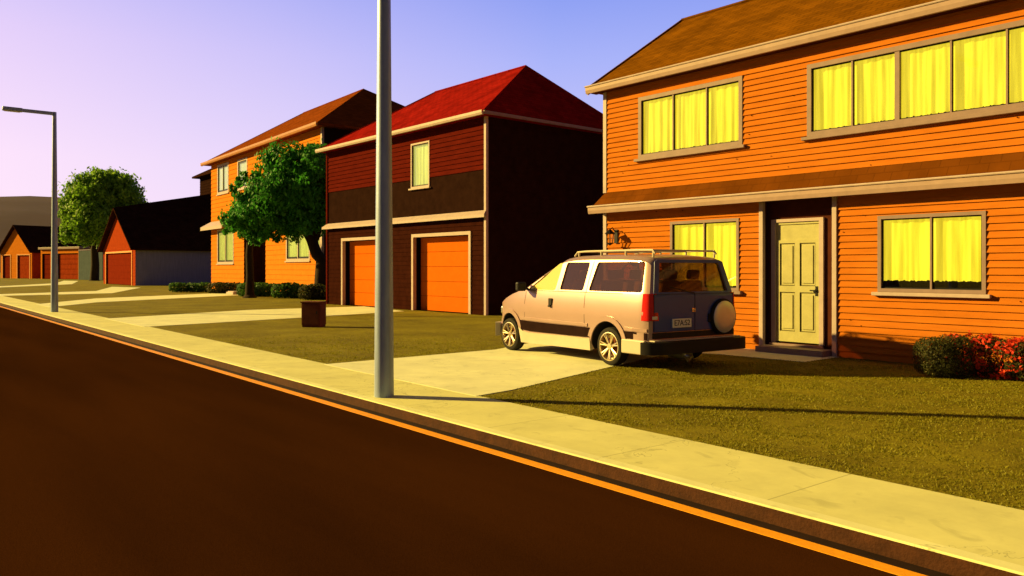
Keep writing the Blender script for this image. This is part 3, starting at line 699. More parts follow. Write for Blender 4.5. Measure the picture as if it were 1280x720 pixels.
# far left pair
def farpos(px, Y): return ((px-640)/1000*Y, Y)
ha, ra = gable_house('gabled_garage', farpos(1, 125), R(-32), 9.2, 14, 4.2, 8.1, M['sidingfar'], M['brick'], M['roofd'],
    'far orange gabled garage house with dark roof at the left edge of the street', [(.6, 3.0, 3.6, reddoor, ochre), (5.0, 8.6, 3.6, M['brick'], ochre)])
hb = empty('flat_garage', (*farpos(51, 118), 0), R(-32), 'low flat-roofed orange garage block behind the farther lamp post', 'garage')
b = MB(); Lb = 10.4; clap(b, 0, Lb, 0, 4.3, [(.4, 2.6, 0, 3.7), (4.6, 9.8, 0, 3.7)], .28, .02); niche(b, .4, 2.6, 0, 3.7, .4, 1); niche(b, 4.6, 9.8, 0, 3.7, .4, 1)
b.quad((Lb, 0, 0), (Lb, 7, 0), (Lb, 7, 4.3), (Lb, 0, 4.3), 0); b.quad((0, 0, 0), (0, 7, 0), (0, 7, 4.3), (0, 0, 4.3), 0); b.quad((0, 7, 0), (Lb, 7, 0), (Lb, 7, 4.3), (0, 7, 4.3), 0)
b.build('wall', [M['sidingfar'], M['dark']], hb, fix=False)
b = MB(); b.box(-.2, Lb+.2, -.3, 7.2, 4.31, 4.62, bev=.02); b.build('flat_roof', M['trimgrey'], hb)
for (q0, q1, mm) in ((.5, 2.5, reddoor), (4.7, 9.7, M['brick'])):
    b = MB()
    for k in range(5): b.box(q0, q1, .15, .2, k*.72+.02, (k+1)*.72-.02, bev=.008)
    b.build('garage_door', mm, hb)
b = MB(); fx = frame(farpos(98, 108), R(-40))
nb = 22
for k in range(nb): b.box(k*.34, k*.34+.325, 0, .05, .02, 3.9, 0)
for k in range(5): b.box(k*1.8, k*1.8+.12, .055, .17, 0, 3.95, 1)
b.box(0, nb*.34, -.02, .07, 3.96, 4.06, 1)
fo = b.build('board_fence', [M['greywall'], M['slate']]); fo.location = fx[0]; fo.rotation_euler = (0, 0, R(-40))
tag(fo, 'tall grey-green board fence between the far orange garage and the red gabled house', 'fence')
# dark tall house whose roof corner shows beside the orange house
hd = empty('tall_dark_house', (*farpos(250, 92), 0), R(-52), 'tall dark house whose roof corner shows behind the left edge of the orange two-storey house', 'house')
b = MB(); clap(b, 0, 14, 0, 12.0, [], .3, .03)
for T_, ll in ((Tside(14, 0), 9), (Tleft(0, 9), 9), (Tback(14, 9), 14)): clap(b, 0, ll, 0, 12.0, [], .3, .02, T=T_)
b.build('wall', [M['sidebrown'], M['dark']], hd, fix=False)
roof(hd, -.7, 14.7, -.7, 9.7, 12.05, 4.5, 9.5, 15.0, M['roofd'], .16)

# ------------------------------------------------------------------ street lamps
def make_lamp():
    e = empty('street_lamp', (0, 0, 0), 0)
    b = MB(); seg = 8
    zs = [0, .4, 1.4, 3, 5, 7.28]; rr = [.126, .123, .115, .101, .085, .066]
    b.tube([(0, 0, z) for z in zs], rr, seg); b.build('pole', M['steel'], e, smooth=60)
    b = MB(); b.box(-.05, .045, -1.02, .06, 7.16, 7.28, bev=.015); b.build('arm', M['steel'], e)
    b = MB(); b.box(-.10, .10, -1.62, -1.0, 7.15, 7.29, bev=.03); hd_ = b.build('lamp_head', M['steel'], e)
    b = MB(); b.box(-.07, .07, -1.56, -1.08, 7.135, 7.149); b.build('lens', M['plate'], hd_)
    return e
l1_ = make_lamp(); p0 = gnd(480, 495.5); l1_.location = (p0.x, p0.y, 0); l1_.rotation_euler = (0, 0, RTH)
tag(l1_, 'grey steel lamp post standing on the pavement in the foreground, its top out of frame', 'street lamp', 'lamp posts along the pavement')
l2_ = copy_tree(l1_); l2_.location = (-16.67, 29.15, 0)
l2_['label'] = 'smaller distant grey lamp post with its flat arm reaching left over the road'

# ------------------------------------------------------------------ foliage
def leaves(name, lobes, n, size, m, parent=None, droop=.4, shell=.55, zmin=.02, aspect=1.0, clump=0, boxy=1.0):
    """lobes: (center, radii). leaf-sized quads scattered in each lobe's outer volume, in clumps."""
    vol = np.array([l[1][0]*l[1][1]*l[1][2] for l in lobes])**.67; cnt = (vol/vol.sum()*n).astype(int)
    P = []; NR = []
    for (c, r), k in zip(lobes, cnt):
        if k < 1: continue
        d = rng.normal(size=(k, 3)); d /= np.linalg.norm(d, axis=1)[:, None]
        if clump:
            nc = max(6, k//clump); cd = rng.normal(size=(nc, 3)); cd /= np.linalg.norm(cd, axis=1)[:, None]
            crd = rng.uniform(shell, 1.05, nc)
            ix = rng.integers(0, nc, k)
            base = cd[ix]*crd[ix][:, None]
            q = base+rng.normal(size=(k, 3))*.13
            d = q/np.linalg.norm(q, axis=1)[:, None]
        else:
            q = d*(rng.uniform(shell**3, 1, k)**(1/3))[:, None]
        if boxy != 1: q = np.sign(q)*np.abs(q)**boxy
        P.append(q*np.array(r)+np.array(c)); NR.append(d)
    P = np.concatenate(P); D = np.concatenate(NR); k = P[:, 2] > zmin; P = P[k]; D = D[k]; n = len(P)
    nr = D+rng.normal(size=(n, 3))*.55; nr /= np.linalg.norm(nr, axis=1)[:, None]
    t = rng.normal(size=(n, 3)); t[:, 2] -= droop*2; t -= nr*(t*nr).sum(1)[:, None]; t /= np.linalg.norm(t, axis=1)[:, None]
    s = np.cross(nr, t); L_ = size*rng.uniform(.6, 1.3, n)[:, None]; Wd = L_*.5*aspect
    V = np.stack([P-t*L_*.5, P+s*Wd*.5, P+t*L_*.5, P-s*Wd*.5], 1).reshape(-1, 3)
    me = bpy.data.meshes.new(name); me.vertices.add(n*4); me.vertices.foreach_set('co', V.ravel())
    me.loops.add(n*4); me.loops.foreach_set('vertex_index', np.arange(n*4)); me.polygons.add(n)
    me.polygons.foreach_set('loop_start', np.arange(n)*4)
    me.update(calc_edges=True); me.materials.append(m)
    o = bpy.data.objects.new(name, me); COL.objects.link(o)
    if parent: o.parent = parent
    return o
def tree(name, loc, trunkpts, rad, limbs, lobes, n, size, m, label, **kw):
    e = empty(name, loc, 0, label, 'tree')
    b = MB(); b.tube(trunkpts, rad, 10)
    r0, r1 = rad[0], rad[0]*1.6
    b.tube([Vector(trunkpts[0]), Vector(trunkpts[0])+Vector((0, 0, .18))], [r1, r0*1.02], 10)
    tk = b.build('trunk', M['bark'], e, smooth=80)
    for lp, lr in limbs:
        b = MB(); b.tube(lp, [lr*(1-.75*i/(len(lp)-1)) for i in range(len(lp))], 7); b.build('limb', M['bark'], e, smooth=80)
    leaves('crown', lobes, n, size, m, e, **kw)
    return e
def at(px, py, Y, org):   # pixel at depth Y relative to origin
    d = ray(px, py)*Y; return Vector((d.x-org[0], d.y-org[1], d.z+CAMZ))
# tree in front of house 3
og = (-9.75, 41.0)
A_ = lambda px, py, Y=41.3: at(px, py, Y, og)
lob = []
def lb(px, py, rx, ry, rd, Y=41.3): lob.append((tuple(A_(px, py, Y)), (rx*.0413, rd, ry*.0413)))
lb(372, 225, 44, 42, 1.8); lb(350, 208, 28, 24, 1.2); lb(400, 215, 26, 32, 1.6); lb(345, 250, 36, 38, 1.6, 40.9); lb(322, 272, 30, 26, 1.3, 40.9)
lb(298, 276, 17, 19, .8, 40.8); lb(385, 275, 30, 26, 1.4, 41.2); lb(318, 222, 17, 8, .5, 40.8); lb(300, 229, 12, 8, .4, 40.8); lb(293, 238, 6, 9, .3, 40.8); lb(330, 300, 16, 10, .7, 40.9)
lb(312, 250, 18, 20, .8, 40.9); lb(340, 284, 34, 16, 1.1, 40.9); lb(388, 192, 18, 12, .8); lb(400, 245, 24, 40, 1.4, 41.5); lb(365, 255, 34, 34, 1.5, 41.2)
limbs = [([A_(396, 318), A_(380, 290), A_(345, 265), A_(312, 258)], .16), ([A_(395, 315), A_(392, 270), A_(375, 220), A_(360, 195)], .17), ([A_(390, 290), A_(360, 245), A_(325, 222), A_(298, 230)], .10), ([A_(396, 300), A_(408, 260), A_(405, 215)], .12)]
tree('leafy_tree', (og[0], og[1], 0), [(0, 0, -.02), (-.02, 0, 1.0), (.02, 0, 2.0), A_(396, 318), A_(388, 296), A_(380, 275)], [.40, .36, .33, .30, .26, .18], limbs, lob, 48000, .23, M['tree'],
     'dark green drooping tree with a leaning trunk in front of the orange two-storey house', droop=1.2, shell=.35, clump=70)
og2 = (farpos(312, 43)[0], 43)
tree('slim_tree', (og2[0], og2[1], 0), [(0, 0, -.02), (.03, 0, 1.2), (-.02, 0, 2.3), (.05, 0, 3.4), (.2, 0, 4.4)], [.26, .22, .2, .17, .1],
     [([(0, 0, 2.9), (-.4, 0, 3.6), (-.8, -.1, 4.2)], .07)], [((.0, 0, 4.3), (1.5, .9, .9)), ((-.8, 0, 3.9), (.8, .7, .6))], 3000, .22, M['tree'], 'slim second tree by the dark front door of the orange two-storey house', droop=1.2, shell=.3, clump=60)
# far round tree
Yf = 100; og = (farpos(118, Yf)[0], Yf); A_ = lambda px, py, Y=Yf: at(px, py, Y, og); lob = []
def lb(px, py, rx, ry, rd, Y=Yf): lob.append((tuple(A_(px, py, Y)), (rx*.1, rd, ry*.1)))
lb(128, 248, 42, 32, 4); lb(148, 240, 28, 24, 3); lb(108, 245, 24, 24, 3, 98); lb(130, 228, 24, 16, 3); lb(120, 275, 36, 26, 3.4, 98); lb(95, 265, 15, 22, 2, 98); lb(165, 250, 19, 17, 2.4); lb(150, 268, 28, 24, 3); lb(185, 258, 20, 9, 1.5, 103); lb(85, 262, 9, 14, 1.2, 98); lb(104, 288, 24, 20, 2.4, 97); lb(140, 290, 26, 18, 2.4, 98); lb(88, 284, 10, 14, 1.4, 97)
tree('broad_tree', (og[0], og[1], 0), [(0, 0, -.1), (.1, 0, 2), (0, 0, 4), (.4, 0, 6.5)], [.55, .48, .42, .3], [([(0, 0, 3.5), (-1.5, 0, 6), (-2.4, 0, 8.5)], .22), ([(.1, 0, 4), (2, 0, 7), (3.4, 0, 9)], .24)], lob, 42000, .48, M['treefar'],
     'broad rounded light green tree standing beyond the fence', droop=.6, shell=.4, clump=60)
# shrubs along the orange house
def shrub(name, px0, px1, py_base, py_top, m, label, dep=.6, n=2500, size=.09, group=None, lumps=4):
    c = gnd((px0+px1)/2, py_base); Y = c.y+dep; s = Y/1000
    e = empty(name, (c.x*Y/c.y, Y, 0), 0, label, 'shrub', group)
    w_ = (px1-px0)*s/2; h_ = (py_base-py_top)*s
    lobs = []
    for k in range(lumps):
        fx = (k+.5)/lumps*2-1
        lobs.append(((fx*w_*.85, random.uniform(-.1, .1)*dep, h_*random.uniform(.38, .52)), (w_/lumps*1.7, dep*random.uniform(.8, 1.05), h_*random.uniform(.46, .58))))
    o = leaves('foliage', lobs, n, size, m, e, droop=.1, shell=.5, boxy=.72)
    for k in range(lumps):
        b = MB()
        fx = ((k+.5)/lumps*2-1)*w_*.8; b.tube([(fx, 0, -.01), (fx+.03, 0, h_*.35), (fx-.02, .02, h_*.75)], [.035, .025, .012], 6)
        for q in (-1, 1): b.tube([(fx+.02, 0, h_*.2), (fx+q*.12, q*.05, h_*.6)], [.02, .008], 5)
        b.build('stem', M['bark'], e)
    return e, w_, h_, lobs
GR = 'shrubs in front of the orange two-storey house'
shrub('low_shrub', 212, 264, 365.5, 353, M['hedgegreen'], 'low bright green plants at the left end of the shrub row', .5, 2500, .16, GR, 5)
shrub('round_shrub', 262, 302, 367, 353, M['hedge'], 'short dark shrub below the left ground floor window of the orange two-storey house', .6, 2500, .16, GR, 3)
shrub('clipped_shrub', 298, 350, 371, 353, M['hedgegreen'], 'wide shrub before the dark entrance of the orange two-storey house', .7, 3500, .15, GR, 4)
shrub('clipped_shrub', 343, 384, 373, 354, M['hedgegreen'], 'shrub below the right ground floor window, left of the tree trunk', .7, 3200, .15, GR, 3)
shrub('clipped_shrub', 376, 414, 375, 355.5, M['hedge'], 'dark shrub at the foot of the leaning tree trunk', .55, 3000, .14, GR, 3)
b = MB(); c = gnd(292, 368); b.box(-.65, .65, -.25, .25, 0, .14, bev=.03); b.box(-.5, .6, -.2, .2, .142, .2, bev=.02); o = b.build('stone_step', M['trim']); o.location = (c.x, c.y, 0); o.rotation_euler = (0, 0, TH3)
tag(o, 'pale stone step lying in the grass before the shrubs', 'step')
# right: green bush and red flowering hedge
shrub('green_bush', 1153, 1206, 474, 421, M['hedge'], 'rounded dull green bush under the window at the left end of the flowering hedge', .30, 9000, .035, None, 2)
# continue along the wall
e = empty('flowering_hedge', loc1(9.35, -.75), R(-50), 'dark hedge covered in red flowers against the orange house wall at the right edge', 'hedge')
lobs = [((-1.15+.42*k, random.uniform(-.04, .04), .28), (.34, .36, .30+random.uniform(-.02, .02))) for k in range(7)]
leaves('foliage', lobs, 26000, .04, M['hedge'], e, droop=.1, shell=.5, boxy=.6)
leaves('flowers', [((c[0], c[1], c[2]), (r[0]*1.02, r[1]*1.05, r[2]*1.02)) for c, r in lobs], 6500, .05, M['flowerred'], e, droop=.0, shell=.93, aspect=1.5, clump=14, boxy=.6)
for k in range(7):
    b = MB(); b.tube([(-1.15+.42*k, 0, -.01), (-1.13+.42*k, 0, .5)], [.03, .01], 6); b.build('stem', M['bark'], e)

# brown utility box on the lawn
c = gnd(390, 409); bx = empty('utility_box', (c.x, c.y+.2, 0), R(-12), 'rust brown metal box standing alone on the lawn', 'utility box')
b = MB(); b.box(-.27, .27, -.2, .2, .05, .65, bev=.012); b.build('cabinet', M['rust'], bx)
b = MB(); b.box(-.295, .295, -.225, .225, .653, .69, bev=.01); b.build('lid', M['rust'], bx)
b = MB(); b.box(-.25, .25, -.19, .19, 0, .048); b.build('plinth', M['rust'], bx)
b = MB(); b.box(-.235, .235, -.212, -.202, .09, .61, bev=.004); dr_ = b.build('door', M['rust'], bx)
b = MB(); b.box(.17, .20, -.226, -.213, .36, .44); b.build('handle', M['darkmetal'], dr_)

# ------------------------------------------------------------------ van (x forward, y left)
van = empty('parked_van', (2.40, 13.65, 0), R(124), 'silver van with tailgate coloured as blue shade, roof rack and spare wheel parked on the driveway', 'van')
def lerp(tab, x):
    if x <= tab[0][0]: return tab[0][1]
    for (a, va), (c, vc) in zip(tab[:-1], tab[1:]):
        if x <= c: return va+(vc-va)*(x-a)/(c-a)
    return tab[-1][1]
ZT_ = [(-.95, 1.68), (-.90, 1.755), (-.80, 1.785), (-.4, 1.815), (.6, 1.825), (1.1, 1.815), (1.35, 1.775), (1.9, 1.525), (2.42, 1.255), (2.55, 1.215), (2.9, 1.13), (3.2, 1.03), (3.40, .95), (3.49, .82), (3.53, .66)]
W0_ = [(-.95, .93), (-.92, .975), (-.84, 1.005), (-.6, 1.02), (2.3, 1.02), (2.8, .99), (3.15, .93), (3.40, .84), (3.49, .74), (3.53, .64)]
def Wv(x, z):
    w0 = lerp(W0_, x)
    if z <= .9: return w0-.03*max(0, (.45-z)/.45)
    if z <= 1.18: return w0-.03*(z-.9)/.28
    return w0-.03-.155*(z-1.18)/.6
def slant(x, y, z):
    if x < 0: x += .13*max(0, z-1.15)/.63*(-x/.95)
    return x, y, z
def section(x, dw=0, dz=0, zb=.24):
    zt = lerp(ZT_, x)-dz; z5 = min(1.18, zt-.06); z6 = max(z5+.015, zt-.085)
    W = lambda z: Wv(x, z)-dw
    zs = [zb+(q-.24)*(1.04-zb)/.80 for q in (.24, .34, .48, .62, .76, .90, 1.04)]
    half = [(W(zb)*.55, zb), (W(zb)-.05, zb)]
    half += [(W(min(z, z5-.02)), min(z, z5-.01*(7-i))) for i, z in enumerate(zs[1:])]
    half += [(W(z5), z5), (W((z5+z6)/2), (z5+z6)/2), (W(z6), z6), (W(zt)-.035, zt-.035), (W(zt)-.10, zt-.008), (W(zt)*.45, zt+.012)]
    return half
def loft(b, xs, dw=0, dz=0, zb=.24, inset=0):
    rings = []
    for x in xs:
        h_ = section(x, dw, dz, zb)
        ring = [slant(x, y, z) for y, z in h_]+[slant(x, 0, lerp(ZT_, x)-dz+.016)]+[slant(x, -y, z) for y, z in h_[::-1]]+[slant(x, 0, zb)]
        rings.append(ring)
    n = len(rings[0]); vs = [p for r_ in rings for p in r_]
    fs = [[i*n+k, i*n+(k+1) % n, (i+1)*n+(k+1) % n, (i+1)*n+k] for i in range(len(rings)-1) for k in range(n)]
    fs += [list(range(n))[::-1], [(len(rings)-1)*n+k for k in range(n)]]
    b.add(vs, fs)
xs = [-.95, -.92, -.88, -.82, -.7, -.5, -.2, .1, .4, .7, 1.0, 1.2, 1.35, 1.5, 1.7, 1.9, 2.1, 2.3, 2.42, 2.55, 2.7, 2.85, 3.0, 3.12, 3.26, 3.37, 3.45, 3.50, 3.53]
bodyb = MB(); loft(bodyb, xs); body = bodyb.build('body', M['paint'])
def rounded(poly, r=.05, n=4):
    out = []; m_ = len(poly)
    for i in range(m_):
        p = Vector(poly[i]); a = (Vector(poly[i-1])-p); c = (Vector(poly[(i+1) % m_])-p)
        a.normalize(); c.normalize(); p0_, p1_ = p+a*r, p+c*r
        for k in range(n+1):
            t = k/n; out.append(tuple((1-t)**2*p0_+2*(1-t)*t*p+t*t*p1_))
    return out
wins = {'f': [(2.29, 1.20), (1.45, 1.20), (1.38, 1.68), (1.50, 1.675)], 'm': [(1.33, 1.215), (.67, 1.215), (.62, 1.70), (1.26, 1.70)], 'r': [(.53, 1.215), (-.77, 1.215), (-.72, 1.70), (.42, 1.70)]}
cut = []
ib = MB(); loft(ib, [-.89, -.7, -.4, 0, .4, .8, 1.2, 1.35, 1.6, 1.9, 2.15, 2.32], .05, .05, .80); cut.append(ib)
for k, pl in wins.items():
    c = MB(); c.prism(rounded(pl), -1.3, 1.3); cut.append(c)
# rear window (cut along x) and windscreen
rwp = rounded([(-.80, 1.22), (.80, 1.22), (.68, 1.69), (-.68, 1.69)], .06)
c = MB(); c.add([(-1.2, y, z) for y, z in rwp]+[(-.5, y, z) for y, z in rwp], [list(range(len(rwp))), list(range(len(rwp), 2*len(rwp)))[::-1]]+[[i, i+len(rwp), (i+1) % len(rwp)+len(rwp), (i+1) % len(rwp)] for i in range(len(rwp))]); cut.append(c)
wsn = Vector((.45, 0, .9)).normalized(); wst = Vector((-.9, 0, .45)).normalized()
wc = Vector((1.90, 0, 1.52))
c = MB(); wq = [wc+wst*a_+Vector((0, 1, 0))*y_ for a_, y_ in ((-.52, -.86), (-.52, .86), (.54, .74), (.54, -.74))]
c.add([q+wsn*.2 for q in wq]+[q-wsn*.13 for q in wq], [(0, 1, 2, 3), (7, 6, 5, 4), (0, 4, 5, 1), (1, 5, 6, 2), (2, 6, 7, 3), (3, 7, 4, 0)]); cut.append(c)
WB = 2.93; WR = .315
for wx in (0, WB):
    for sg in (-1, 1):
        c = MB(); c.lathe([(0, 0), (.40, 0), (.40, .6), (0, .6)], (wx, sg*.68, .33), (0, sg, 0), 40); cut.append(c)
for i, cm in enumerate(cut):
    co_ = cm.build('cutter', M['dark'])
    bm = bmesh.new(); bm.from_mesh(co_.data); bmesh.ops.remove_doubles(bm, verts=bm.verts, dist=1e-5); bmesh.ops.recalc_face_normals(bm, faces=bm.faces); bm.to_mesh(co_.data); bm.free()
    md = body.modifiers.new('cut', 'BOOLEAN'); md.operation = 'DIFFERENCE'; md.solver = 'EXACT'; md.object = co_
    dg = bpy.context.evaluated_depsgraph_get(); dg.update()
    me = bpy.data.meshes.new_from_object(body.evaluated_get(dg)); body.modifiers.clear()
    body.data = me; bpy.data.objects.remove(co_)
body.parent = van; me = body.data; me.materials.clear(); me.materials.append(M['paint']); me.materials.append(M['bumper'])
bm = bmesh.new(); bm.from_mesh(me)
for f in bm.faces:
    c_ = f.calc_center_median(); f.smooth = True
    inside = c_.z > .79 and abs(c_.y) < Wv(c_.x, c_.z)-.035 and -.87 < c_.x < 2.34 and c_.z < lerp(ZT_, c_.x)-.035
    arch = any(abs(math.hypot(c_.x-wx, c_.z-.33)-.40) < .02 for wx in (0, WB)) and abs(c_.y) < .99 or abs(abs(c_.y)-.68) < .01 and c_.z < .75
    f.material_index = 1 if (arch or inside and False) else 0
for e_ in bm.edges:
    if len(e_.link_faces) == 2 and e_.calc_face_angle(0) > R(28): e_.smooth = False
bm.to_mesh(me); bm.free()
def vside(pl, off, y=None, th=.008, sg=1):   # a panel following the body side
    b = MB(); pts = [slant(x, sg*(Wv(x, z)+off), z) for x, z in pl]; n = len(pts); inn = [(p[0], p[1]-sg*th, p[2]) for p in pts]
    b.add(pts+inn, [list(range(n)), list(range(n, 2*n))[::-1]]+[[i, i+n, (i+1) % n+n, (i+1) % n] for i in range(n)]); return b
def grow(pl, g):
    c_ = sum((Vector(p) for p in pl), Vector((0, 0)))/len(pl); return [tuple(Vector(p)+Vector(((g if p[0] > c_[0] else -g), (g if p[1] > c_[1] else -g)))) for p in pl]
for sg in (1, -1):
    for k, pl in wins.items():
        vside(rounded(grow(pl, .012), .05), -.022, sg=sg).build('side_window', M['vanglassy' if k == 'f' and sg == 1 else 'vanglass'], van)
b = MB(); b.add([slant(-.925, y*1.02, z+(.01 if z > 1.4 else -.01)) for y, z in rwp]+[slant(-.915, y*1.02, z+(.01 if z > 1.4 else -.01)) for y, z in rwp], [list(range(len(rwp))), list(range(len(rwp), 2*len(rwp)))[::-1]]); b.build('rear_window', M['vanglass'], van)
b = MB(); wq = [wc+wst*a_+Vector((0, 1, 0))*y_ for a_, y_ in ((-.53, -.87), (-.53, .87), (.55, .75), (.55, -.75))]; b.add([q-wsn*.02 for q in wq]+[q-wsn*.027 for q in wq], [(0, 1, 2, 3), (7, 6, 5, 4)]); b.build('windscreen', M['vanglass'], van)
# seams, mouldings, skirts, cladding
def strip(name, pts, w_, off, m, sg, th=.012):   # a band following points (x,z) on the side
    b = MB(); top = []; bot = []
    for i, (x, z) in enumerate(pts):
        a = Vector(pts[max(i-1, 0)]); c = Vector(pts[min(i+1, len(pts)-1)]); t = (c-a).normalized(); n_ = Vector((-t.y, t.x))*w_/2
        top.append((x+n_.x, z+n_.y)); bot.append((x-n_.x, z-n_.y))
    for i in range(len(pts)-1):
        q = [top[i], top[i+1], bot[i+1], bot[i]]
        o_ = [slant(a[0], sg*(Wv(a[0], a[1])+off), a[1]) for a in q]; i_ = [(p[0], p[1]-sg*(th+off), p[2]) for p in o_]
        b.add(o_+i_, [(0, 1, 2, 3), (7, 6, 5, 4), (0, 4, 5, 1), (1, 5, 6, 2), (2, 6, 7, 3), (3, 7, 4, 0)])
    return b.build(name, m, van)
arc = lambda cx, r, a0, a1, n=18: [(cx+r*math.cos(R(a0+(a1-a0)*i/n)), .33+r*math.sin(R(a0+(a1-a0)*i/n))) for i in range(n+1)]
for sg in (1, -1):
    seam = MB()
    def seamline(pts):
        for (xa, za), (xb, zb_) in zip(pts[:-1], pts[1:]):
            d_ = Vector((xb-xa, zb_-za)).normalized(); n_ = Vector((-d_.y, d_.x))*.005
            q = [(xa+n_.x, za+n_.y), (xb+n_.x, zb_+n_.y), (xb-n_.x, zb_-n_.y), (xa-n_.x, za-n_.y)]
            seam.add([slant(a[0], sg*(Wv(a[0], a[1])+.0025), a[1]) for a in q], [(0, 1, 2, 3)])
    seamline([(.58, .44), (.59, .7), (.60, .95), (.60, 1.19)]); seamline([(.58, 1.19), (.56, 1.45), (.52, 1.71)])
    seamline([(1.38, .46), (1.40, .95), (1.40, 1.19), (1.33, 1.68)]) if sg == -1 else seamline([(2.36, .62), (2.37, .95), (2.34, 1.17)])
    seamline([(-.88, 1.185), (-.3, 1.186), (.4, 1.187), (1.0, 1.187), (1.7, 1.187), (2.33, 1.185)])
    seam.build('door_seam', M['bumper'], van)
    vside([(.41, .435), (1.0, .43), (1.6, .43), (2.2, .43), (2.47, .45), (2.50, .62), (2.0, .61), (1.4, .605), (.9, .605), (.43, .60)], .020, sg=sg).build('lower_cladding', M['cladding'], van)
    vside([(-.90, .48), (-.37, .48), (-.37, .60), (-.60, .595), (-.90, .59)], .014, sg=sg).build('lower_cladding', M['cladding'], van)
    vside([(.42, .22), (1.2, .215), (2.47, .20), (2.55, .50), (2.50, .47), (2.40, .42), (2.2, .40), (1.6, .41), (1.0, .42), (.42, .42)], .028, th=.06, sg=sg).build('side_skirt', M['skirt'], van)
    strip('arch_moulding', arc(0, .445, 8, 172), .085, .020, M['skirt' if False else 'paint'], sg); strip('arch_moulding', arc(WB, .445, 8, 168), .085, .020, M['paint'], sg)
    strip('side_moulding', [(.50, .64), (1.0, .64), (1.6, .645), (2.2, .65), (2.46, .655)], .05, .014, M['paint'], sg)
    strip('side_moulding', [(-.90, .63), (-.6, .63), (-.42, .64)], .05, .014, M['paint'], sg)
    # handles, mirrors, tail and head lights
    b = MB(); hx = 1.55; yy = sg*(Wv(hx, 1)+.0)
    b.box(hx-.05, hx+.05, min(yy, yy+sg*.025), max(yy, yy+sg*.025), .93, 1.06, bev=.01); b.box(hx-.03, hx+.03, min(yy+sg*.02, yy+sg*.05), max(yy+sg*.02, yy+sg*.05), .90, .935, bev=.005); b.build('door_handle', M['bumper'], van)
    b = MB(); y0_, y1_ = sorted((sg*.99, sg*1.06)); b.box(2.26, 2.34, y0_, y1_, 1.19, 1.23, bev=.008); y0_, y1_ = sorted((sg*1.05, sg*1.25)); b.box(2.24, 2.34, y0_, y1_, 1.17, 1.34, bev=.03); b.build('wing_mirror', M['bumper'], van)
    b = MB(); tl = [(-.965, .80), (-.79, .80), (-.80, 1.0), (-.815, 1.20), (-.945, 1.20)]
    oo = [(x, sg*(1.012 if x > -.9 else .96), z) for x, z in tl]
    b.add([(-.79, sg*1.012, .78), (-.90, sg*1.005, .78), (-.965, sg*.95, .78), (-.965, sg*.80, .78), (-.90, sg*.80, .78), (-.80, sg*.9, .78)] + [(-.815, sg*.995, 1.20), (-.90, sg*.985, 1.20), (-.955, sg*.935, 1.20), (-.955, sg*.84, 1.20), (-.90, sg*.84, 1.20), (-.81, sg*.9, 1.20)],
          [(0, 1, 2, 3, 4, 5), (11, 10, 9, 8, 7, 6)]+[(i, (i+1) % 6, (i+1) % 6+6, i+6) for i in range(6)]); tlo = b.build('tail_light', M['red'], van, smooth=50)
    b = MB(); y0_, y1_ = sorted((sg*.83, sg*.94)); b.box(-.970, -.958, y0_, y1_, .80, .85, bev=.004); b.build('reversing_lens', M['plate'], tlo)
    b = MB(); y0_, y1_ = sorted((sg*.50, sg*.80)); b.box(3.38, 3.515, y0_, y1_, .68, .84, bev=.03); b.build('headlight', M['chrome'], van)
b = MB(); b.box(3.42, 3.54, -.46, .46, .66, .82, bev=.02)
for k in range(4): b.box(3.535, 3.55, -.44, .44, .68+k*.035, .695+k*.035)
b.build('grille', M['bumper'], van)
# front bumper wrap and rear bumper
def bumper(name, path, z0, z1, th, m):
    b = MB(); n = len(path); inn = []
    for i, p in enumerate(path):
        a = Vector(path[max(0, i-1)]); c_ = Vector(path[min(n-1, i+1)]); t = (c_-a).normalized(); inn.append(Vector(p)+Vector((t.y, -t.x))*th)
    for zlo, zhi, o_ in ((z0, z1, 0),):
        zz = [z0, z0+.02, z1-.02, z1]; offs = [.02, 0, 0, .02]
        rows = []
        for z, of in zip(zz, offs):
            rows.append([(*(Vector(p)+(q-Vector(p))*(of/th)), z) for p, q in zip(path, inn)])
        vs = [v for r_ in rows for v in r_]; base = 4*n
        vs += [(q.x, q.y, z1) for q in inn]+[(q.x, q.y, z0) for q in inn]
        fs = [(k*n+i, k*n+i+1, (k+1)*n+i+1, (k+1)*n+i) for k in range(3) for i in range(n-1)]
        fs += [(3*n+i, 3*n+i+1, base+i+1, base+i) for i in range(n-1)]+[(base+i, base+i+1, base+n+i+1, base+n+i) for i in range(n-1)]+[(base+n+i, base+n+i+1, i+1, i) for i in range(n-1)]
        fs += [(0, n, 2*n, 3*n, base, base+n), (n-1, 2*n-1, 3*n-1, 4*n-1, base+n-1, base+2*n-1)]
        b.add(vs, fs)
    return b.build(name, m, van, smooth=40)
fb = [(2.50+.0, 1.0), (3.0, 1.0)]
bumper('front_bumper', [(3.33, .925), (3.42, .87), (3.50, .76), (3.555, .58), (3.575, .3), (3.575, -.3), (3.555, -.58), (3.50, -.76), (3.42, -.87), (3.33, -.925)][::-1], .26, .52, .10, M['skirt'])
bumper('rear_bumper', [(-.90, 1.04), (-.98, 1.02), (-1.04, .96), (-1.055, .8), (-1.06, 0), (-1.055, -.8), (-1.04, -.95), (-.98, -1.0), (-.90, -1.015)], .27, .46, .12, M['bumper'])
b = MB(); b.box(-1.06, -.94, -.97, .98, .462, .482, bev=.006); b.build('bumper_step', M['skirt'], van)
for sg in (1, -1):
    b = MB(); y0_, y1_ = sorted((sg*.99, sg*1.05)); b.box(-.90, -.37, y0_, y1_, .25, .475, bev=.02); b.build('side_skirt', M['skirt'], van)
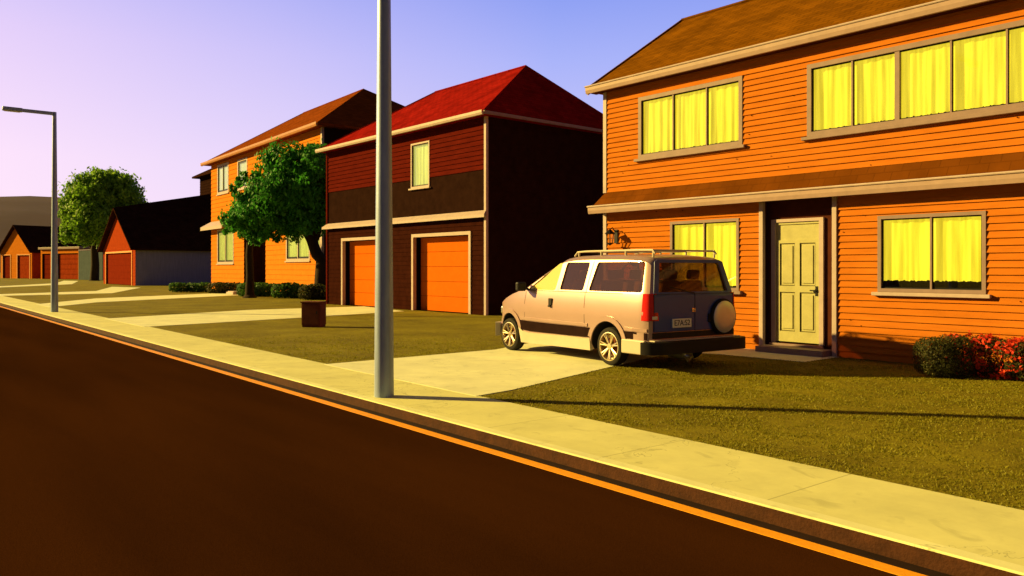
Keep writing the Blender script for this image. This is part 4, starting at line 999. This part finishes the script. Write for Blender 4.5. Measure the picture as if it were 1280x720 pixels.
# tailgate with its window opening: the rear's blue shade is put into its colour
M['tailshade'] = mat('tailgate_blue_shade', (.050, .085, .32), .4, .05, 3, coat=.2)
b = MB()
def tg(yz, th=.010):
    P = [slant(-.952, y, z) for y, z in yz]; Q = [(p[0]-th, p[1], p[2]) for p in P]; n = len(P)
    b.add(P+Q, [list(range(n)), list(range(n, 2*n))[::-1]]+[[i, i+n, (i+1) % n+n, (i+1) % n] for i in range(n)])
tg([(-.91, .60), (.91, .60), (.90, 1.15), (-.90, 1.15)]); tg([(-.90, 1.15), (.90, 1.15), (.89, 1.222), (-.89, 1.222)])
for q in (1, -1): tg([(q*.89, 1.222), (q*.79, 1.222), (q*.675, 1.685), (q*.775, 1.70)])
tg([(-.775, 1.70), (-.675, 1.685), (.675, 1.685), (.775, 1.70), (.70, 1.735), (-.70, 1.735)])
b.build('tailgate', M['tailshade'], van)
b = MB()
for (ya, yb, za, zb_) in ((-.90, .90, .60, .606), (-.90, .90, 1.185, 1.191), (.896, .904, .60, 1.19), (-.904, -.896, .60, 1.19), (-.004, .004, .60, 1.185)): b.box(-.9665, -.955, ya, yb, za, zb_)
b.build('tailgate_seam', M['bumper'], van)
b = MB(); b.box(-.965, -.95, -.93, .93, .50, .59, bev=.005); b.build('rear_lower_trim', M['bumper'], van)
b = MB(); b.box(-.985, -.963, .10, .52, .66, .80, bev=.004); pla = b.build('number_plate', M['plate'], van)
# plate characters (blurred in the photo): raised strokes
cd = bpy.data.curves.new('plate_text', 'FONT'); cd.body = 'E7A:S2'; cd.size = .125; cd.extrude = .002; cd.align_x = 'CENTER'; cd.align_y = 'CENTER'
to = bpy.data.objects.new('plate_text', cd); COL.objects.link(to); dg = bpy.context.evaluated_depsgraph_get(); me = bpy.data.meshes.new_from_object(to.evaluated_get(dg)); bpy.data.objects.remove(to)
me.materials.clear(); me.materials.append(M['ink']); to = bpy.data.objects.new('plate_characters', me); COL.objects.link(to); to.parent = pla; to.location = (-.9875, .31, .73); to.rotation_euler = (R(90), 0, R(-90))
b = MB(); b.tube([(-.957, .02, .93), (-.985, .02, .93), (-.985, .10, .93)], .012, 8); b.box(-.962, -.952, -.02, .06, .90, .96); b.build('tailgate_handle', M['chrome'], van)
b = MB(); b.tube([(-.95, .0, 1.20), (-.965, .25, 1.24), (-.94, .55, 1.30)], .008, 6); b.build('rear_wiper', M['bumper'], van)
# spare wheel with silver cover
sy, sz = -.635, .80
sxo = -.962
b = MB(); b.lathe([(.12, 0), (.27, 0), (.295, -.012), (.30, -.03), (.285, -.055), (.25, -.062)], (sxo, sy, sz), (1, 0, 0), 40); sw_ = b.build('spare_wheel', M['rubber'], van, smooth=50)
b = MB(); b.lathe([(.262, -.05), (.262, -.066), (.25, -.072), (.15, -.077), (0, -.079)], (sxo, sy, sz), (1, 0, 0), 40); b.build('wheel_cover', M['disc'], sw_, smooth=40)
b = MB(); b.box(-.985, -.955, -.62, -.30, .72, .86, bev=.01); b.build('spare_carrier', M['bumper'], van)
# rack
b = MB()
for sg in (1, -1):
    y = sg*.70; b.tube([(-.78, y, 1.83), (-.74, y, 1.885), (-.4, y, 1.89), (.9, y, 1.89), (1.16, y, 1.88), (1.24, y, 1.81)], .017, 8)
    for x in (-.74, -.1, .52, 1.12): b.tube([(x, y, 1.77), (x, y, 1.885)], .018, 8)
for x in (-.72, -.1, .52, 1.1): b.tube([(x, -.70, 1.885), (x, .70, 1.885)], .013, 8)
b.build('roof_rack', M['skirt'], van)
# seats, floor
for x, n_ in ((1.45, 2), (.55, 3), (-.3, 3)):
    for k in range(n_):
        yc = (k-(n_-1)/2)*(.78 if n_ == 2 else .52); b = MB(); b.box(x-.02, x+.42, yc-.23, yc+.23, .81, .95, bev=.04)
        T_ = Matrix.Translation((x, yc, .92)) @ Matrix.Rotation(R(-12), 4, 'Y'); b.box(-.08, .06, -.22, .22, 0, .48, 0, T_, bev=.04); b.box(-.06, .04, -.12, .12, .50, .66, 0, T_, bev=.03); b.build('seat', M['seat'], van)
b = MB(); b.lathe([(.155, -.012), (.18, -.012), (.18, .012), (.155, .012), (.155, -.012)], (2.0, .40, 1.16), (1, 0, .5), 24); b.tube([(2.25, .40, 1.05), (2.0, .40, 1.16)], .02, 8); b.tube([(2.0, .24, 1.16), (2.0, .56, 1.16)], .015, 6); b.build('steering_wheel', M['bumper'], van)
# wheels
for wx in (0, WB):
    for sg in (1, -1):
        yo_ = sg*.985
        b = MB(); b.lathe([(.20, -.19), (.27, -.20), (.302, -.185), (WR, -.15), (WR, -.05), (.302, -.015), (.275, 0), (.235, -.004), (.232, -.02)], (wx, yo_, WR), (0, sg, 0), 40)
        tw = b.build('wheel', M['rubber'], van, smooth=40)
        b = MB(); b.lathe([(.236, -.006), (.236, .002), (.222, .004), (.212, -.02), (.205, -.12), (.02, -.125)], (wx, yo_, WR), (0, sg, 0), 40)
        for k in range(7):
            an = 2*math.pi*k/7+.2
            for q in (-.11, .11):
                ca, sa = math.cos(an+q), math.sin(an+q); cb, sb_ = math.cos(an), math.sin(an)
                b.tube([(wx+.05*cb, yo_-sg*.03, WR+.05*sb_), (wx+.217*ca, yo_-sg*.008, WR+.217*sa)], [.016, .012], 6)
        b.lathe([(.0, .0), (.05, -.003), (.062, -.02), (.062, -.05)], (wx, yo_-sg*.005, WR), (0, sg, 0), 20); b.build('rim', M['alloy'], tw, smooth=40)
        b = MB(); b.lathe([(0, -.08), (.15, -.08), (.15, -.1), (0, -.1)], (wx, yo_, WR), (0, sg, 0), 24); b.build('brake_disc', M['rust'], tw)
b = MB()
for wx in (0, WB): b.tube([(wx, -.8, WR), (wx, .8, WR)], .04, 8)
b.box(-.80, 3.1, -.62, .62, .225, .30); b.build('chassis', M['bumper'], van)
b = MB(); b.tube([(-.55, .12, .22), (-.95, .12, .20)], .09, 14); b.tube([(-.9, .12, .20), (-1.02, .12, .18)], .03, 10); b.build('exhaust', M['chrome'], van)

# ------------------------------------------------------------------ grass blades on the near lawns
def blades(n):
    # candidate points in view, density falling with distance
    Y = rng.uniform(4.3, 20, n*5); X = rng.uniform(-.62, .70, n*5)*Y
    keep = rng.uniform(size=n*5) < np.clip((19.5-Y)/11, 0, 1)*Y/11
    P = np.stack([X, Y], 1)[keep]
    s = P[:, 0]*rn.x+P[:, 1]*rn.y-KERB
    P = P[(s > SW-.03*rng.uniform(size=len(P))**3)]
    def inside(P, poly):
        c_ = np.zeros(len(P), bool); j = len(poly)-1
        for i in range(len(poly)):
            xi, yi = poly[i]; xj, yj = poly[j]
            k = ((yi > P[:, 1]) != (yj > P[:, 1])) & (P[:, 0] < (xj-xi)*(P[:, 1]-yi)/(yj-yi+1e-12)+xi); c_ ^= k; j = i
        return c_
    for d_ in [o_ for o_ in bpy.data.objects if o_.name.startswith('driveway')]:
        vs_ = [(v.co.x, v.co.y) for v in d_.data.vertices][:len(d_.data.vertices)//2]; P = P[~inside(P, vs_)]
    h1p = [tuple(loc1(*q)[:2]) for q in ((-.1, -.03), (LX, -.03), (LX, DP+3), (-.1, DP+3))]; P = P[~inside(P, h1p)]
    g2 = [tuple((F2[0]+F2[1]*q[0]+F2[2]*q[1])[:2]) for q in ((0, 0), (L2, 0), (L2, D2), (0, D2))]; P = P[~inside(P, g2)]
    f_ = np.array([mnoise.noise(Vector((p[0]*1.6, p[1]*1.6, 0)))+.6*mnoise.noise(Vector((p[0]*5, p[1]*5, 3))) for p in P])
    k = rng.uniform(size=len(P)) < np.clip(.6+f_*1.2, .1, 1); P = P[k]; f_ = f_[k]
    k = rng.permutation(len(P))[:n]; P = P[k]; f_ = f_[k]; n = len(P)
    hh = rng.uniform(.007, .016, n)*(1+.4*f_); an = rng.uniform(0, 6.28, n); wd = rng.uniform(.003, .0055, n)*(1+P[:, 1]/14)
    dx, dy = np.cos(an)*wd, np.sin(an)*wd; lx_, ly_ = rng.normal(size=n)*.012, rng.normal(size=n)*.012
    z0 = -.006
    V = np.stack([np.stack([P[:, 0]-dx, P[:, 1]-dy, np.full(n, z0)], 1), np.stack([P[:, 0]+dx, P[:, 1]+dy, np.full(n, z0)], 1), np.stack([P[:, 0]+lx_, P[:, 1]+ly_, hh], 1)], 1).reshape(-1, 3)
    me = bpy.data.meshes.new('grass'); me.vertices.add(n*3); me.vertices.foreach_set('co', V.ravel()); me.loops.add(n*3); me.loops.foreach_set('vertex_index', np.arange(n*3)); me.polygons.add(n)
    me.polygons.foreach_set('loop_start', np.arange(n)*3); me.update(calc_edges=True); me.materials.append(M['blade'])
    o_ = bpy.data.objects.new('grass', me); COL.objects.link(o_); tag(o_, 'short mown olive grass on the front lawns', 'grass', kind='stuff')
blades(95000)
